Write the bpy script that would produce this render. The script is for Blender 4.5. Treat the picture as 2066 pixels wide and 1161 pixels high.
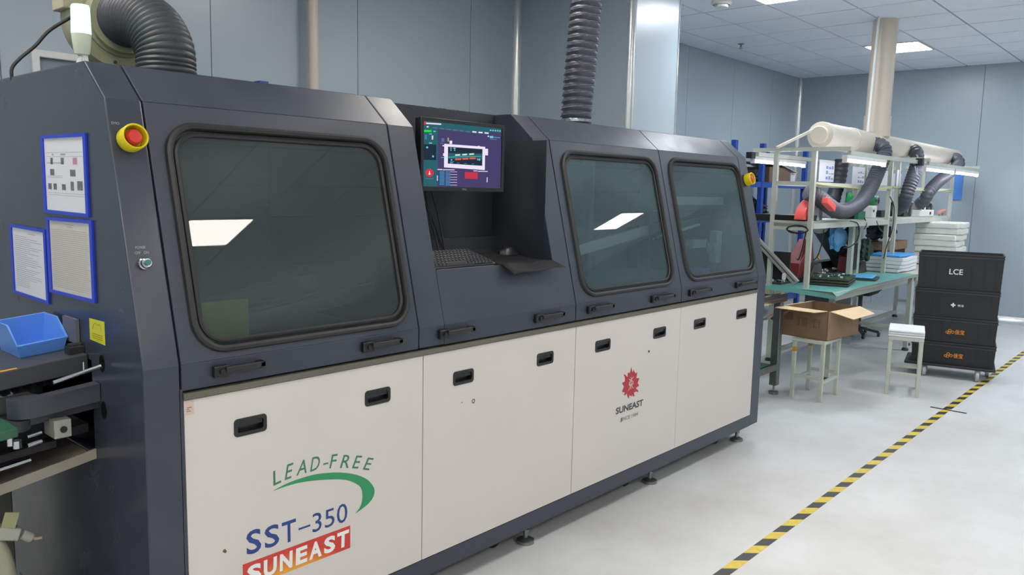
import bpy, bmesh, math, random
from mathutils import Vector, Matrix
random.seed(7)
sc = bpy.context.scene
for o in list(bpy.data.objects): bpy.data.objects.remove(o, do_unlink=True)
COL = sc.collection
PI = math.pi

# ---------------------------------------------------------------- camera
f_px, pitch, yaw, roll = 1616.86, math.radians(7.0591), math.radians(48.5578), math.radians(1.2422)
fwd = Vector((math.sin(yaw)*math.cos(pitch), math.cos(yaw)*math.cos(pitch), -math.sin(pitch)))
right = Vector((math.cos(yaw), -math.sin(yaw), 0)); up = right.cross(fwd)
r2 = math.cos(roll)*right + math.sin(roll)*up; u2 = -math.sin(roll)*right + math.cos(roll)*up
cd = bpy.data.cameras.new('camera'); cam = bpy.data.objects.new('camera', cd); COL.objects.link(cam)
M = Matrix((r2, u2, -fwd)).transposed().to_4x4(); M.translation = Vector((0, 0, 1.5))
cam.matrix_world = M
cd.sensor_width = 36; cd.lens = 36*f_px/2066; cd.clip_start = .02; cd.clip_end = 60
sc.camera = cam

# ---------------------------------------------------------------- world, lamps, exposure
w = bpy.data.worlds.new('world'); sc.world = w; w.use_nodes = True
w.node_tree.nodes['Background'].inputs[0].default_value = (.6, .7, .8, 1)
w.node_tree.nodes['Background'].inputs[1].default_value = .03
sc.view_settings.view_transform = 'Standard'; sc.view_settings.look = 'None'
sc.view_settings.exposure = 0.0; sc.view_settings.gamma = 1; sc.view_settings.use_curve_mapping = False
PANEL_LIGHT = 29.0      # radiance of the ceiling light panels
TUBE_LIGHT = 40.0        # radiance of the bench tubes

# ---------------------------------------------------------------- materials
def lin(c):
    return tuple(((v/255)/12.92 if v <= 10 else (((v/255)+.055)/1.055)**2.4) for v in c) + (1,)
MATS = {}
def mat(name, c, rough=.5, metal=0, var=.0, scale=6, bump=0, bscale=60, spec=.5, coat=0, emit=None, es=0, rvar=0, stretch=None):
    if name in MATS: return MATS[name]
    m = bpy.data.materials.new(name); m.use_nodes = True; nt = m.node_tree; b = nt.nodes['Principled BSDF']
    c = lin(c) if max(c) > 1 else tuple(c[:3]) + (1,)
    b.inputs['Base Color'].default_value = c; b.inputs['Roughness'].default_value = rough
    b.inputs['Metallic'].default_value = metal; b.inputs['Specular IOR Level'].default_value = spec
    if coat: b.inputs['Coat Weight'].default_value = coat; b.inputs['Coat Roughness'].default_value = .08
    if emit is not None:
        b.inputs['Emission Color'].default_value = tuple(emit[:3]) + (1,); b.inputs['Emission Strength'].default_value = es
    if var or bump or rvar:
        g = nt.nodes.new('ShaderNodeNewGeometry'); mp = nt.nodes.new('ShaderNodeMapping')
        nt.links.new(g.outputs['Position'], mp.inputs[0])
        if stretch: mp.inputs['Scale'].default_value = stretch
    if var or rvar:
        n = nt.nodes.new('ShaderNodeTexNoise'); n.inputs['Scale'].default_value = scale; n.inputs['Detail'].default_value = 6
        n.inputs['Roughness'].default_value = .6
        nt.links.new(mp.outputs[0], n.inputs[0])
    if var:
        r = nt.nodes.new('ShaderNodeMapRange'); r.inputs[1].default_value = .3; r.inputs[2].default_value = .7
        r.inputs[3].default_value = 1-var; r.inputs[4].default_value = 1+var
        nt.links.new(n.outputs[0], r.inputs[0])
        x = nt.nodes.new('ShaderNodeVectorMath'); x.operation = 'SCALE'; x.inputs[0].default_value = c[:3]
        nt.links.new(r.outputs[0], x.inputs['Scale']); nt.links.new(x.outputs[0], b.inputs['Base Color'])
    if rvar:
        r = nt.nodes.new('ShaderNodeMapRange'); r.inputs[1].default_value = .3; r.inputs[2].default_value = .7
        r.inputs[3].default_value = max(.02, rough-rvar); r.inputs[4].default_value = rough+rvar
        nt.links.new(n.outputs[0], r.inputs[0]); nt.links.new(r.outputs[0], b.inputs['Roughness'])
    if bump:
        n2 = nt.nodes.new('ShaderNodeTexNoise'); n2.inputs['Scale'].default_value = bscale
        nt.links.new(mp.outputs[0], n2.inputs[0])
        bp = nt.nodes.new('ShaderNodeBump'); bp.inputs['Strength'].default_value = bump; bp.inputs['Distance'].default_value = .01
        nt.links.new(n2.outputs[0], bp.inputs['Height']); nt.links.new(bp.outputs[0], b.inputs['Normal'])
    MATS[name] = m; return m
def emat(name, c, s=1):
    if name in MATS: return MATS[name]
    m = bpy.data.materials.new(name); m.use_nodes = True; nt = m.node_tree
    nt.nodes.remove(nt.nodes['Principled BSDF']); e = nt.nodes.new('ShaderNodeEmission')
    e.inputs[0].default_value = lin(c); e.inputs[1].default_value = s
    nt.links.new(e.outputs[0], nt.nodes['Material Output'].inputs[0]); MATS[name] = m; return m

M_wall = mat('wall_paint', (170, 183, 192), .3)
M_ceil = mat('ceiling_tile', (232, 240, 250), .8, var=.03, scale=3)
M_grid = mat('ceiling_grid', (138, 148, 160), .6)
M_alu = mat('white_aluminium', (205, 208, 208), .22, metal=.55)
M_navy = mat('navy_paint', (55, 59, 71), .42, var=.14, scale=5, rvar=.08, bump=.02, bscale=120)
M_navy_in = mat('dark_inner_steel', (52, 55, 62), .45, var=.1)
M_cream = mat('cream_paint', (206, 200, 194), .42, var=.02, scale=3, rvar=.05)
M_strip = mat('olive_strip', (98, 95, 84), .5, var=.1)
M_rubber = mat('rubber_black', (38, 37, 38), .5)
M_black = mat('black_plastic', (24, 25, 28), .38)
M_blackm = mat('black_matte', (32, 32, 34), .75, var=.15, scale=30)
M_chrome = mat('chrome', (190, 192, 195), .18, metal=1)
M_steel = mat('steel', (140, 142, 140), .35, metal=.8, var=.1, scale=20)
M_yellow = mat('yellow_plastic', (226, 210, 22), .35)
M_red = mat('red_plastic', (205, 45, 40), .4)
M_hose = mat('hose_black', (82, 84, 94), .42, var=.15, scale=40, bump=.15, bscale=180)
M_hose2 = mat('hose_dark', (58, 60, 66), .5, var=.12, scale=40)
M_pvc = mat('pvc_cream', (206, 194, 178), .4, var=.02)
M_pvc2 = mat('pvc_white', (214, 206, 192), .38, var=.02)
M_frame = mat('bench_steel', (192, 196, 184), .38, var=.06, scale=8)
M_matg = mat('esd_mat_green', (104, 172, 164), .5, var=.04, scale=5)
M_blue = mat('rack_blue', (28, 72, 160), .4)
M_foam = mat('foam_white', (232, 234, 236), .8, var=.03, scale=20)
M_foam2 = mat('foam_cream', (226, 228, 220), .8, var=.05, scale=20)
M_bluef = mat('foam_blue', (70, 165, 235), .6)
M_card = mat('cardboard', (138, 112, 86), .8, var=.12, scale=9)
M_cardl = mat('cardboard_light', (222, 196, 156), .8, var=.04, scale=9)
M_crate = mat('crate_black', (31, 32, 34), .55, var=.1, scale=30)
M_white = mat('white_plastic', (225, 226, 222), .4)
M_paper = mat('paper', (222, 222, 226), .35)
M_paper2 = mat('paper_cream', (205, 200, 190), .4, var=.02)
M_bframe = mat('magnetic_frame_blue', (28, 60, 190), .4)
M_pcb = mat('pcb_green', (40, 88, 62), .4, var=.2, scale=60)
M_green = mat('green_plastic', (20, 165, 85), .3)
M_brass = mat('ochre', (200, 150, 50), .5)
M_beige = mat('blower_beige', (150, 148, 120), .45, var=.08, scale=10)
M_grayp = mat('grey_paint', (150, 154, 150), .5, var=.08)
M_ink = mat('ink_grey', (62, 64, 64), .5)
M_white_ink = mat('ink_white', (230, 230, 228), .5)
M_orange_ink = mat('ink_orange', (210, 130, 40), .5)

def floor_mat():
    m = bpy.data.materials.new('vinyl_floor'); m.use_nodes = True; nt = m.node_tree; b = nt.nodes['Principled BSDF']
    g = nt.nodes.new('ShaderNodeNewGeometry')
    n = nt.nodes.new('ShaderNodeTexNoise'); n.inputs['Scale'].default_value = 1.3; n.inputs['Detail'].default_value = 8; n.inputs['Roughness'].default_value = .65
    nt.links.new(g.outputs['Position'], n.inputs[0])
    cr = nt.nodes.new('ShaderNodeValToRGB'); cr.color_ramp.elements[0].position = .3; cr.color_ramp.elements[0].color = lin((196, 194, 190))
    cr.color_ramp.elements[1].position = .62; cr.color_ramp.elements[1].color = lin((216, 217, 217))
    nt.links.new(n.outputs[0], cr.inputs[0])
    # scattered dark scuffs
    v = nt.nodes.new('ShaderNodeTexVoronoi'); v.inputs['Scale'].default_value = 1.1; nt.links.new(g.outputs['Position'], v.inputs[0])
    mr = nt.nodes.new('ShaderNodeMapRange'); mr.inputs[1].default_value = .012; mr.inputs[2].default_value = .02; mr.inputs[3].default_value = .35; mr.inputs[4].default_value = 1
    nt.links.new(v.outputs['Distance'], mr.inputs[0])
    x = nt.nodes.new('ShaderNodeVectorMath'); x.operation = 'SCALE'; nt.links.new(cr.outputs[0], x.inputs[0]); nt.links.new(mr.outputs[0], x.inputs['Scale'])
    nt.links.new(x.outputs[0], b.inputs['Base Color'])
    r = nt.nodes.new('ShaderNodeMapRange'); r.inputs[3].default_value = .3; r.inputs[4].default_value = .5
    nt.links.new(n.outputs[0], r.inputs[0]); nt.links.new(r.outputs[0], b.inputs['Roughness'])
    b.inputs['Specular IOR Level'].default_value = .35
    return m
M_floor = floor_mat()

def glass_mat(name, tint, dust, amount):
    m = bpy.data.materials.new(name); m.use_nodes = True; nt = m.node_tree; N = nt.nodes; L = nt.links
    N.remove(N['Principled BSDF']); out = N['Material Output']
    tr = N.new('ShaderNodeBsdfTransparent'); tr.inputs[0].default_value = lin(tint)
    di = N.new('ShaderNodeBsdfDiffuse'); di.inputs[0].default_value = lin(dust)
    gl = N.new('ShaderNodeBsdfGlossy'); gl.inputs['Roughness'].default_value = .01
    g = N.new('ShaderNodeNewGeometry'); mp = N.new('ShaderNodeMapping'); L.new(g.outputs['Position'], mp.inputs[0])
    mp.inputs['Rotation'].default_value = (.3, .5, .2); mp.inputs['Scale'].default_value = (1, 1, 1.6)
    wv = N.new('ShaderNodeTexWave'); wv.wave_type = 'RINGS'; wv.inputs['Scale'].default_value = 1.1; wv.inputs['Distortion'].default_value = 5
    wv.inputs['Detail'].default_value = 4; wv.inputs['Detail Scale'].default_value = 1.5; L.new(mp.outputs[0], wv.inputs[0])
    ns = N.new('ShaderNodeTexNoise'); ns.inputs['Scale'].default_value = 3; ns.inputs['Detail'].default_value = 5; L.new(mp.outputs[0], ns.inputs[0])
    mu = N.new('ShaderNodeMath'); mu.operation = 'MULTIPLY'; L.new(wv.outputs[1], mu.inputs[0]); L.new(ns.outputs[0], mu.inputs[1])
    mr = N.new('ShaderNodeMapRange'); mr.inputs[1].default_value = 0; mr.inputs[2].default_value = .7
    mr.inputs[3].default_value = amount*.8; mr.inputs[4].default_value = amount*1.35; L.new(mu.outputs[0], mr.inputs[0])
    a = N.new('ShaderNodeMixShader'); L.new(mr.outputs[0], a.inputs[0]); L.new(tr.outputs[0], a.inputs[1]); L.new(di.outputs[0], a.inputs[2])
    fr = N.new('ShaderNodeFresnel'); fr.inputs[0].default_value = 1.5
    b = N.new('ShaderNodeMixShader'); L.new(fr.outputs[0], b.inputs[0]); L.new(a.outputs[0], b.inputs[1]); L.new(gl.outputs[0], b.inputs[2])
    L.new(b.outputs[0], out.inputs[0]); return m
M_glass1 = glass_mat('dusty_glass', (165, 178, 176), (150, 163, 162), .135)
M_glass2 = glass_mat('dusty_glass_teal', (176, 196, 196), (142, 176, 184), .185)

def tape_mat():
    m = bpy.data.materials.new('hazard_tape'); m.use_nodes = True; nt = m.node_tree; N = nt.nodes; L = nt.links; b = N['Principled BSDF']
    g = N.new('ShaderNodeNewGeometry'); s = N.new('ShaderNodeSeparateXYZ'); L.new(g.outputs['Position'], s.inputs[0])
    a = N.new('ShaderNodeMath'); a.operation = 'MULTIPLY'; a.inputs[1].default_value = .9; L.new(s.outputs[1], a.inputs[0])
    c = N.new('ShaderNodeMath'); c.operation = 'ADD'; L.new(s.outputs[0], c.inputs[0]); L.new(a.outputs[0], c.inputs[1])
    d = N.new('ShaderNodeMath'); d.operation = 'ADD'; d.inputs[1].default_value = -3.034-1.2168+.0475+.192*50; L.new(c.outputs[0], d.inputs[0])
    e = N.new('ShaderNodeMath'); e.operation = 'MODULO'; e.inputs[1].default_value = .192; L.new(d.outputs[0], e.inputs[0])
    h = N.new('ShaderNodeMath'); h.operation = 'LESS_THAN'; h.inputs[1].default_value = .095; L.new(e.outputs[0], h.inputs[0])
    n = N.new('ShaderNodeTexNoise'); n.inputs['Scale'].default_value = 40; L.new(g.outputs['Position'], n.inputs[0])
    mr = N.new('ShaderNodeMapRange'); mr.inputs[3].default_value = .75; mr.inputs[4].default_value = 1.2; L.new(n.outputs[0], mr.inputs[0])
    mx = N.new('ShaderNodeMix'); mx.data_type = 'RGBA'; L.new(h.outputs[0], mx.inputs[0])
    mx.inputs[6].default_value = lin((222, 196, 72)); mx.inputs[7].default_value = lin((58, 58, 52))
    x = N.new('ShaderNodeVectorMath'); x.operation = 'SCALE'; L.new(mx.outputs[2], x.inputs[0]); L.new(mr.outputs[0], x.inputs['Scale'])
    L.new(x.outputs[0], b.inputs['Base Color']); b.inputs['Roughness'].default_value = .4; return m
M_tape = tape_mat()

def banner_mat():
    m = bpy.data.materials.new('banner_print'); m.use_nodes = True; nt = m.node_tree; N = nt.nodes; L = nt.links; b = N['Principled BSDF']
    tc = N.new('ShaderNodeTexCoord'); s = N.new('ShaderNodeSeparateXYZ'); L.new(tc.outputs['Generated'], s.inputs[0])
    # printed sunrise gradient: orange bow at the bottom middle, red elsewhere
    a = N.new('ShaderNodeMath'); a.operation = 'SUBTRACT'; a.inputs[1].default_value = .42; L.new(s.outputs[0], a.inputs[0])
    p = N.new('ShaderNodeMath'); p.operation = 'POWER'; p.inputs[1].default_value = 2; L.new(a.outputs[0], p.inputs[0])
    q = N.new('ShaderNodeMath'); q.operation = 'MULTIPLY_ADD'; q.inputs[1].default_value = 4.2; L.new(p.outputs[0], q.inputs[0]); L.new(s.outputs[2], q.inputs[2])
    cr = N.new('ShaderNodeValToRGB'); L.new(q.outputs[0], cr.inputs[0]); E = cr.color_ramp.elements
    E[0].position = .05; E[0].color = lin((226, 160, 55)); E[1].position = .85; E[1].color = lin((198, 58, 48))
    k = E.new(.45); k.color = lin((212, 110, 48))
    L.new(cr.outputs[0], b.inputs['Base Color']); b.inputs['Roughness'].default_value = .45; return m

# ---------------------------------------------------------------- mesh builder
class MB:
    def __init__(s): s.v = []; s.f = []; s.m = []; s.mi = 0
    def add(s, vs, fs):
        k = len(s.v); s.v += [Vector(a) for a in vs]
        for f in fs: s.f.append([k+i for i in f]); s.m.append(s.mi)
        return s
    def box(s, x0, x1, y0, y1, z0, z1):
        return s.add([(x0,y0,z0),(x1,y0,z0),(x1,y1,z0),(x0,y1,z0),(x0,y0,z1),(x1,y0,z1),(x1,y1,z1),(x0,y1,z1)],
                     [(3,2,1,0),(4,5,6,7),(0,1,5,4),(1,2,6,5),(2,3,7,6),(3,0,4,7)])
    def obox(s, c, size, R=None):
        h = Vector(size)/2; R = R or Matrix.Identity(3); c = Vector(c)
        vs = [c + R @ Vector((sx*h.x, sy*h.y, sz*h.z)) for sz in (-1,1) for sx, sy in ((-1,-1),(1,-1),(1,1),(-1,1))]
        return s.add(vs, [(3,2,1,0),(4,5,6,7),(0,1,5,4),(1,2,6,5),(2,3,7,6),(3,0,4,7)])
    def beam(s, p0, p1, w, h):          # rectangular bar between two points
        p0 = Vector(p0); p1 = Vector(p1); d = (p1-p0); L = d.length; d.normalize()
        a = Vector((0,0,1)) if abs(d.z) < .95 else Vector((0,1,0))
        x = d.cross(a).normalized(); z = x.cross(d)
        R = Matrix((x, d, z)).transposed()
        return s.obox((p0+p1)/2, (w, L, h), R)
    def cyl(s, p0, p1, r, n=20, r1=None, caps=True):
        p0 = Vector(p0); p1 = Vector(p1); r1 = r if r1 is None else r1
        d = (p1-p0).normalized(); a = Vector((0,0,1)) if abs(d.z) < .9 else Vector((1,0,0))
        x = d.cross(a).normalized(); y = d.cross(x)
        vs = [p0+(x*math.cos(2*PI*i/n)+y*math.sin(2*PI*i/n))*r for i in range(n)]+[p1+(x*math.cos(2*PI*i/n)+y*math.sin(2*PI*i/n))*r1 for i in range(n)]
        fs = [(i, (i+1) % n, n+(i+1) % n, n+i) for i in range(n)]
        if caps: fs += [tuple(range(n))[::-1], tuple(range(n, 2*n))]
        return s.add(vs, fs)
    def lathe(s, prof, c=(0,0,0), axis=(0,0,1), n=24):   # prof = [(r, h)]
        d = Vector(axis).normalized(); a = Vector((0,0,1)) if abs(d.z) < .9 else Vector((1,0,0))
        x = d.cross(a).normalized(); y = d.cross(x); c = Vector(c); vs = []
        for r, h in prof:
            for i in range(n): vs.append(c+d*h+(x*math.cos(2*PI*i/n)+y*math.sin(2*PI*i/n))*max(r,1e-4))
        fs = []
        for j in range(len(prof)-1):
            for i in range(n): fs.append((j*n+i, j*n+(i+1) % n, (j+1)*n+(i+1) % n, (j+1)*n+i))
        return s.add(vs, fs)
    def prism(s, poly, axis, a0, a1):   # poly in the two other axes
        n = len(poly); vs = []
        for a in (a0, a1):
            for p, q in poly:
                vs.append({'x': (a,p,q), 'y': (p,a,q), 'z': (p,q,a)}[axis])
        return s.add(vs, [tuple(range(n)), tuple(range(n, 2*n))[::-1]]+[(i, (i+1) % n, n+(i+1) % n, n+i) for i in range(n)])
    def tube(s, path, r, n=8, closed=False, rf=None, caps=True):
        P = [Vector(p) for p in path]; m = len(P); vs = []
        prev = None
        for i in range(m):
            if closed: t = (P[(i+1) % m]-P[i-1])
            else: t = P[min(i+1, m-1)]-P[max(i-1, 0)]
            t.normalize()
            if prev is None:
                a = Vector((0,0,1)) if abs(t.z) < .9 else Vector((1,0,0)); x = t.cross(a).normalized()
            else:
                x = (prev - t*prev.dot(t)).normalized()
            y = t.cross(x); prev = x; rr = r if rf is None else rf(i)
            for k in range(n): vs.append(P[i]+(x*math.cos(2*PI*k/n)+y*math.sin(2*PI*k/n))*rr)
        fs = []
        for i in range(m if closed else m-1):
            j = (i+1) % m
            for k in range(n): fs.append((i*n+k, i*n+(k+1) % n, j*n+(k+1) % n, j*n+k))
        if not closed and caps: fs += [tuple(range(n))[::-1], tuple(range((m-1)*n, m*n))]
        return s.add(vs, fs)
    def build(s, name, m, parent=None, bevel=0, smooth=True, seg=2):
        c = Vector((0,0,0))
        if s.v:
            lo = Vector([min(v[i] for v in s.v) for i in range(3)]); hi = Vector([max(v[i] for v in s.v) for i in range(3)]); c = (lo+hi)/2
        me = bpy.data.meshes.new(name); me.from_pydata([tuple(v-c) for v in s.v], [], s.f)
        for mm in (m if isinstance(m, (list, tuple)) else [m]): me.materials.append(mm)
        if isinstance(m, (list, tuple)): me.polygons.foreach_set('material_index', s.m)
        bm = bmesh.new(); bm.from_mesh(me); bmesh.ops.recalc_face_normals(bm, faces=bm.faces); bm.to_mesh(me); bm.free()
        if smooth: me.shade_smooth(); me.set_sharp_from_angle(angle=math.radians(35))
        o = bpy.data.objects.new(name, me); COL.objects.link(o)
        pw = WL.get(parent.name, Vector((0,0,0))) if parent else Vector((0,0,0))
        o.parent = parent; o.location = c-pw; WL[o.name] = c.copy()
        if bevel:
            b = o.modifiers.new('bevel', 'BEVEL'); b.width = bevel; b.segments = seg; b.limit_method = 'ANGLE'; b.angle_limit = math.radians(40)
        return o
WL = {}
def thing(name, label, cat, loc=(0,0,0), group=None, kind=None):
    o = bpy.data.objects.new(name, None); COL.objects.link(o); o.location = loc; o.empty_display_size = .05
    if label: o['label'] = label
    if cat: o['category'] = cat
    if group: o['group'] = group
    if kind: o['kind'] = kind
    WL[o.name] = Vector(loc); return o
def tag(o, label, cat, group=None, kind=None):
    o['label'] = label; o['category'] = cat
    if group: o['group'] = group
    if kind: o['kind'] = kind
    return o
def struct(o): o['kind'] = 'structure'; return o
def dup(root, dx, label=None, group=None):
    r = root.copy(); COL.objects.link(r); r.location = root.location+Vector(dx)
    if label: r['label'] = label
    if group: r['group'] = group
    for ch in list(root.children):
        c = ch.copy(); COL.objects.link(c); c.parent = r
        for g in ch.children:
            d = g.copy(); COL.objects.link(d); d.parent = c
    return r
def smooth_path(pts, n=12):
    P = [Vector(p) for p in pts]; P = [P[0]*2-P[1]]+P+[P[-1]*2-P[-2]]; out = []
    for i in range(1, len(P)-2):
        for k in range(n):
            t = k/n; a, b, c, d = P[i-1], P[i], P[i+1], P[i+2]
            out.append(.5*((2*b)+(c-a)*t+(2*a-5*b+4*c-d)*t*t+(3*b-a-3*c+d)*t**3))
    out.append(P[-2]); return out
def resample(path, step):
    out = [path[0]]; acc = 0
    for a, b in zip(path, path[1:]):
        L = (b-a).length; 
        while acc+L >= step:
            t = (step-acc)/L; a = a+(b-a)*t; out.append(a); L = (b-a).length; acc = 0
            if L < 1e-9: break
        acc += L
    return out
def corrugated(mb, pts, r, pitch=.02, amp=.1, n=20):
    P = resample(smooth_path(pts), pitch/4)
    prof = (1+amp*.6, 1+amp*.1, 1-amp, 1+amp*.1)
    return mb.tube(P, r, n=n, rf=lambda i: r*prof[i % 4])
def text_mesh(body, bold=0, shear=0):
    c = bpy.data.curves.new('txt', 'FONT'); c.body = body; c.offset = bold; c.shear = shear; c.resolution_u = 3
    o = bpy.data.objects.new('txt', c); COL.objects.link(o)
    me = bpy.data.meshes.new_from_object(o.evaluated_get(bpy.context.evaluated_depsgraph_get()))
    vs = [tuple(v.co[:2]) for v in me.vertices]; fs = [tuple(p.vertices) for p in me.polygons]
    bpy.data.objects.remove(o); bpy.data.curves.remove(c); bpy.data.meshes.remove(me)
    x0 = min(v[0] for v in vs); x1 = max(v[0] for v in vs); y0 = min(v[1] for v in vs); y1 = max(v[1] for v in vs)
    return [((x-x0)/(x1-x0), (y-y0)/max(1e-6, y1-y0)) for x, y in vs], fs
def put_text(mb, body, o, r, u, bold=0, shear=0):    # fit the glyph box onto a parallelogram
    vs, fs = text_mesh(body, bold, shear); o = Vector(o); r = Vector(r); u = Vector(u)
    return mb.add([o+r*a+u*b for a, b in vs], fs)
def rrect(x0, x1, y0, y1, r, n=6):
    out = []
    for cx, cy, a0 in ((x1-r, y1-r, 0), (x0+r, y1-r, 90), (x0+r, y0+r, 180), (x1-r, y0+r, 270)):
        for k in range(n+1):
            a = math.radians(a0+90*k/n); out.append((cx+r*math.cos(a), cy+r*math.sin(a)))
    return out
def holed(mb, outer, holes, T, t):    # flat plate with holes; T maps (a,b,depth) to 3D
    bm = bmesh.new(); es = []
    for loop in [outer]+holes:
        vs = [bm.verts.new((p[0], p[1], 0)) for p in loop]
        for i in range(len(vs)): es.append(bm.edges.new((vs[i], vs[(i+1) % len(vs)])))
    bmesh.ops.triangle_fill(bm, edges=es, use_beauty=True)
    bm.verts.index_update(); vv = [v.co[:2] for v in bm.verts]; ff = [[v.index for v in f.verts] for f in bm.faces]; bm.free()
    k = len(vv)
    vs = [T(a, b, 0) for a, b in vv]+[T(a, b, t) for a, b in vv]
    fs = [tuple(f) for f in ff]+[tuple(k+i for i in f[::-1]) for f in ff]
    s = 0
    for loop in [outer]+holes:
        n = len(loop)
        for i in range(n): a = s+i; b = s+(i+1) % n; fs.append((a, b, k+b, k+a))
        s += n
    return mb.add(vs, fs)

# ================================================================ ROOM
X0, X1, Y0, Y1, H = -3.2, 11.2, -5.4, 4.62, 3.11
fl = struct(MB().box(X0, X1, Y0, Y1, -.1, 0).build('floor', M_floor, smooth=False))
# ceiling: slab, lay-in tiles in a recessed grid
TX, TY, GX, GY = .61, .575, 9.15, 2.54
ce = struct(MB().box(X0, X1, Y0, Y1, H+.006, H+.1).build('ceiling', M_grid, smooth=False))
lights = [(GX-3.05*i, GY-2.3*j) for i in range(5) for j in range(4) if (i, j) not in ((1, 2), (1, 3))]
LY = {}
def is_light(x, y): return any(abs(x-a) < .1 and abs(y-b) < .1 for a, b in lights)
tile = None; far = MB(); i0 = -21; 
for i in range(i0, 5):
    for j in range(-14, 5):
        x = GX+i*TX; y = GY+j*TY
        xa, xb = max(x, X0), min(x+TX, X1); ya, yb = max(y, Y0), min(y+TY, Y1)
        if xb-xa < .03 or yb-ya < .03 or is_light(x, y): continue
        g = .009
        if xa < 4.5 or ya < -1.5:
            far.box(xa+g, xb-g, ya+g, yb-g, H-.004, H+.008)
        elif xb-xa > TX-.01 and yb-ya > TY-.01:
            if tile is None:
                tile = MB().box(xa+g, xb-g, ya+g, yb-g, H-.004, H+.008).build('ceiling_tile', M_ceil, ce, bevel=0, smooth=False); tile_c = (xa, ya)
            else:
                c = tile.copy(); COL.objects.link(c); c.location = tile.location+Vector((xa-tile_c[0], ya-tile_c[1], 0))
        else:
            MB().box(xa+g, xb-g, ya+g, yb-g, H-.004, H+.008).build('ceiling_tile', M_ceil, ce, smooth=False)
ft = far.build('ceiling_tile_field', M_ceil, ce, smooth=False); ft['kind'] = 'stuff'
# ceiling light panels
M_diff = emat('light_diffuser_warm', (255, 249, 240), PANEL_LIGHT)
M_diff2 = emat('light_diffuser_cool', (244, 249, 255), PANEL_LIGHT*1.15)     # panels at the bench end set cooler and stronger to brighten the walls there
def ceiling_light(x, y, label, group=None):
    t = thing('ceiling_light', label, 'ceiling light', (x+TX/2, y+TY/2, H), group)
    m = MB(); holed(m, [(x+.006, y+.006), (x+TX-.006, y+.006), (x+TX-.006, y+TY-.006), (x+.006, y+TY-.006)],
                    [rrect(x+.022, x+TX-.022, y+.022, y+TY-.022, .02, 3)], lambda a, b, d: (a, b, H-.012+d), .02)
    m.build('frame', M_white, t, smooth=False)
    MB().box(x+.02, x+TX-.02, y+.02, y+TY-.02, H-.006, H+.002).build('diffuser', M_diff2, t, smooth=False)
    return t
j_warm = None
for n, (x, y) in enumerate(lights):
    if abs(x-9.15) < .1 and abs(y-2.54) < .1: lb, gp = 'lit square ceiling panel partly hidden behind the tall cream duct', None
    elif abs(x-6.1) < .1 and abs(y-2.54) < .1: lb, gp = 'lit square ceiling panel cut by the top edge beside the smoke detector', None
    else: lb, gp = 'lit square ceiling panel above and outside the picture', 'ceiling panels outside the picture'
    if n == 0: L0 = ceiling_light(x, y, lb, gp)
    elif x < 5 and x+3.05 > 5 and j_warm is None: M_keep = M_diff2; M_diff2 = M_diff; L0w = ceiling_light(x, y, lb, gp); M_diff2 = M_keep; j_warm = (x, y)
    elif x < 5: dup(L0w, (x-j_warm[0], y-j_warm[1], 0), lb, gp)
    else:
        k = dup(L0, (x-lights[0][0], y-lights[0][1], 0), lb, gp)
        if gp is None and 'group' in k: del k['group']
if 'group' in L0: del L0['group']

# walls made of sandwich panels with recessed joints
def wall(name, axis, pos, a0, a1, joints, sign, z1=H):
    base = MB()
    if axis == 'y': base.box(a0, a1, *sorted((pos+sign*.012, pos+sign*.1)), 0, z1)
    else: base.box(*sorted((pos+sign*.012, pos+sign*.1)), a0, a1, 0, z1)
    b = struct(base.build(name, M_grid, smooth=False)); e = [a0]+[j for j in joints if a0 < j < a1]+[a1]
    for p, q in zip(e, e[1:]):
        m = MB()
        if axis == 'y': m.box(p+.0025, q-.0025, *sorted((pos, pos+sign*.02)), 0, z1-.001)
        else: m.box(*sorted((pos, pos+sign*.02)), p+.0025, q-.0025, 0, z1-.001)
        m.build('wall_panel', M_wall, b, smooth=False)
    return b
PX, PY = 5.225, 3.46           # pillar corner
wb = struct(MB().box(X0, X1, Y1+.012, Y1+.1, 0, H).build('wall_back', M_grid, smooth=False))
ej = [X0, -1.97, -.86, .25, 1.36, 2.476, 3.56, 4.67, PX+.005, 5.93, 7.0, 8.11, 9.22, 10.33, X1]
WX0, WX1, WZ0, WZ1 = 1.50, 2.36, 1.25, 2.15
for p, q in zip(ej, ej[1:]):
    m = MB()
    if p < 1.5 and q > 1.5 and q < 2.6:    # the panel cut by the window
        m.box(p+.0025, WX0, Y1, Y1+.02, 0, H); m.box(WX1, q-.0025, Y1, Y1+.02, 0, H)
        m.box(WX0, WX1, Y1, Y1+.02, 0, WZ0); m.box(WX0, WX1, Y1, Y1+.02, WZ1, H)
    else: m.box(p+.0025, q-.0025, Y1, Y1+.02, 0, H-.001)
    m.build('wall_panel', M_wall, wb, smooth=False)
wall('wall_right', 'x', X1, Y0, Y1, [-4.3, -3.2, -2.1, -.99, .12, 1.23, 2.34, 3.45], 1)
wall('wall_front', 'y', Y0, X0, X1, [X0+1.11*k for k in range(1, 13)], -1)
wall('wall_left', 'x', X0, Y0, Y1, [Y0+1.11*k for k in range(1, 10)], -1)
pil = struct(MB().box(PX+.01, 5.92, PY+.01, Y1+.005, 0, H-.001).build('pillar', M_grid, smooth=False))
MB().box(PX+.03, 5.90, PY, PY+.02, 0, H-.002).build('wall_panel', M_wall, pil, smooth=False)
MB().box(PX, PX+.02, PY+.03, 4.04-.002, 0, H-.002).build('wall_panel', M_wall, pil, smooth=False)
MB().box(PX, PX+.02, 4.04+.002, Y1, 0, H-.002).build('wall_panel', M_wall, pil, smooth=False)
MB().box(5.91, 5.93, PY+.03, Y1, 0, H-.002).build('wall_panel', M_wall, pil, smooth=False)
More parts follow.
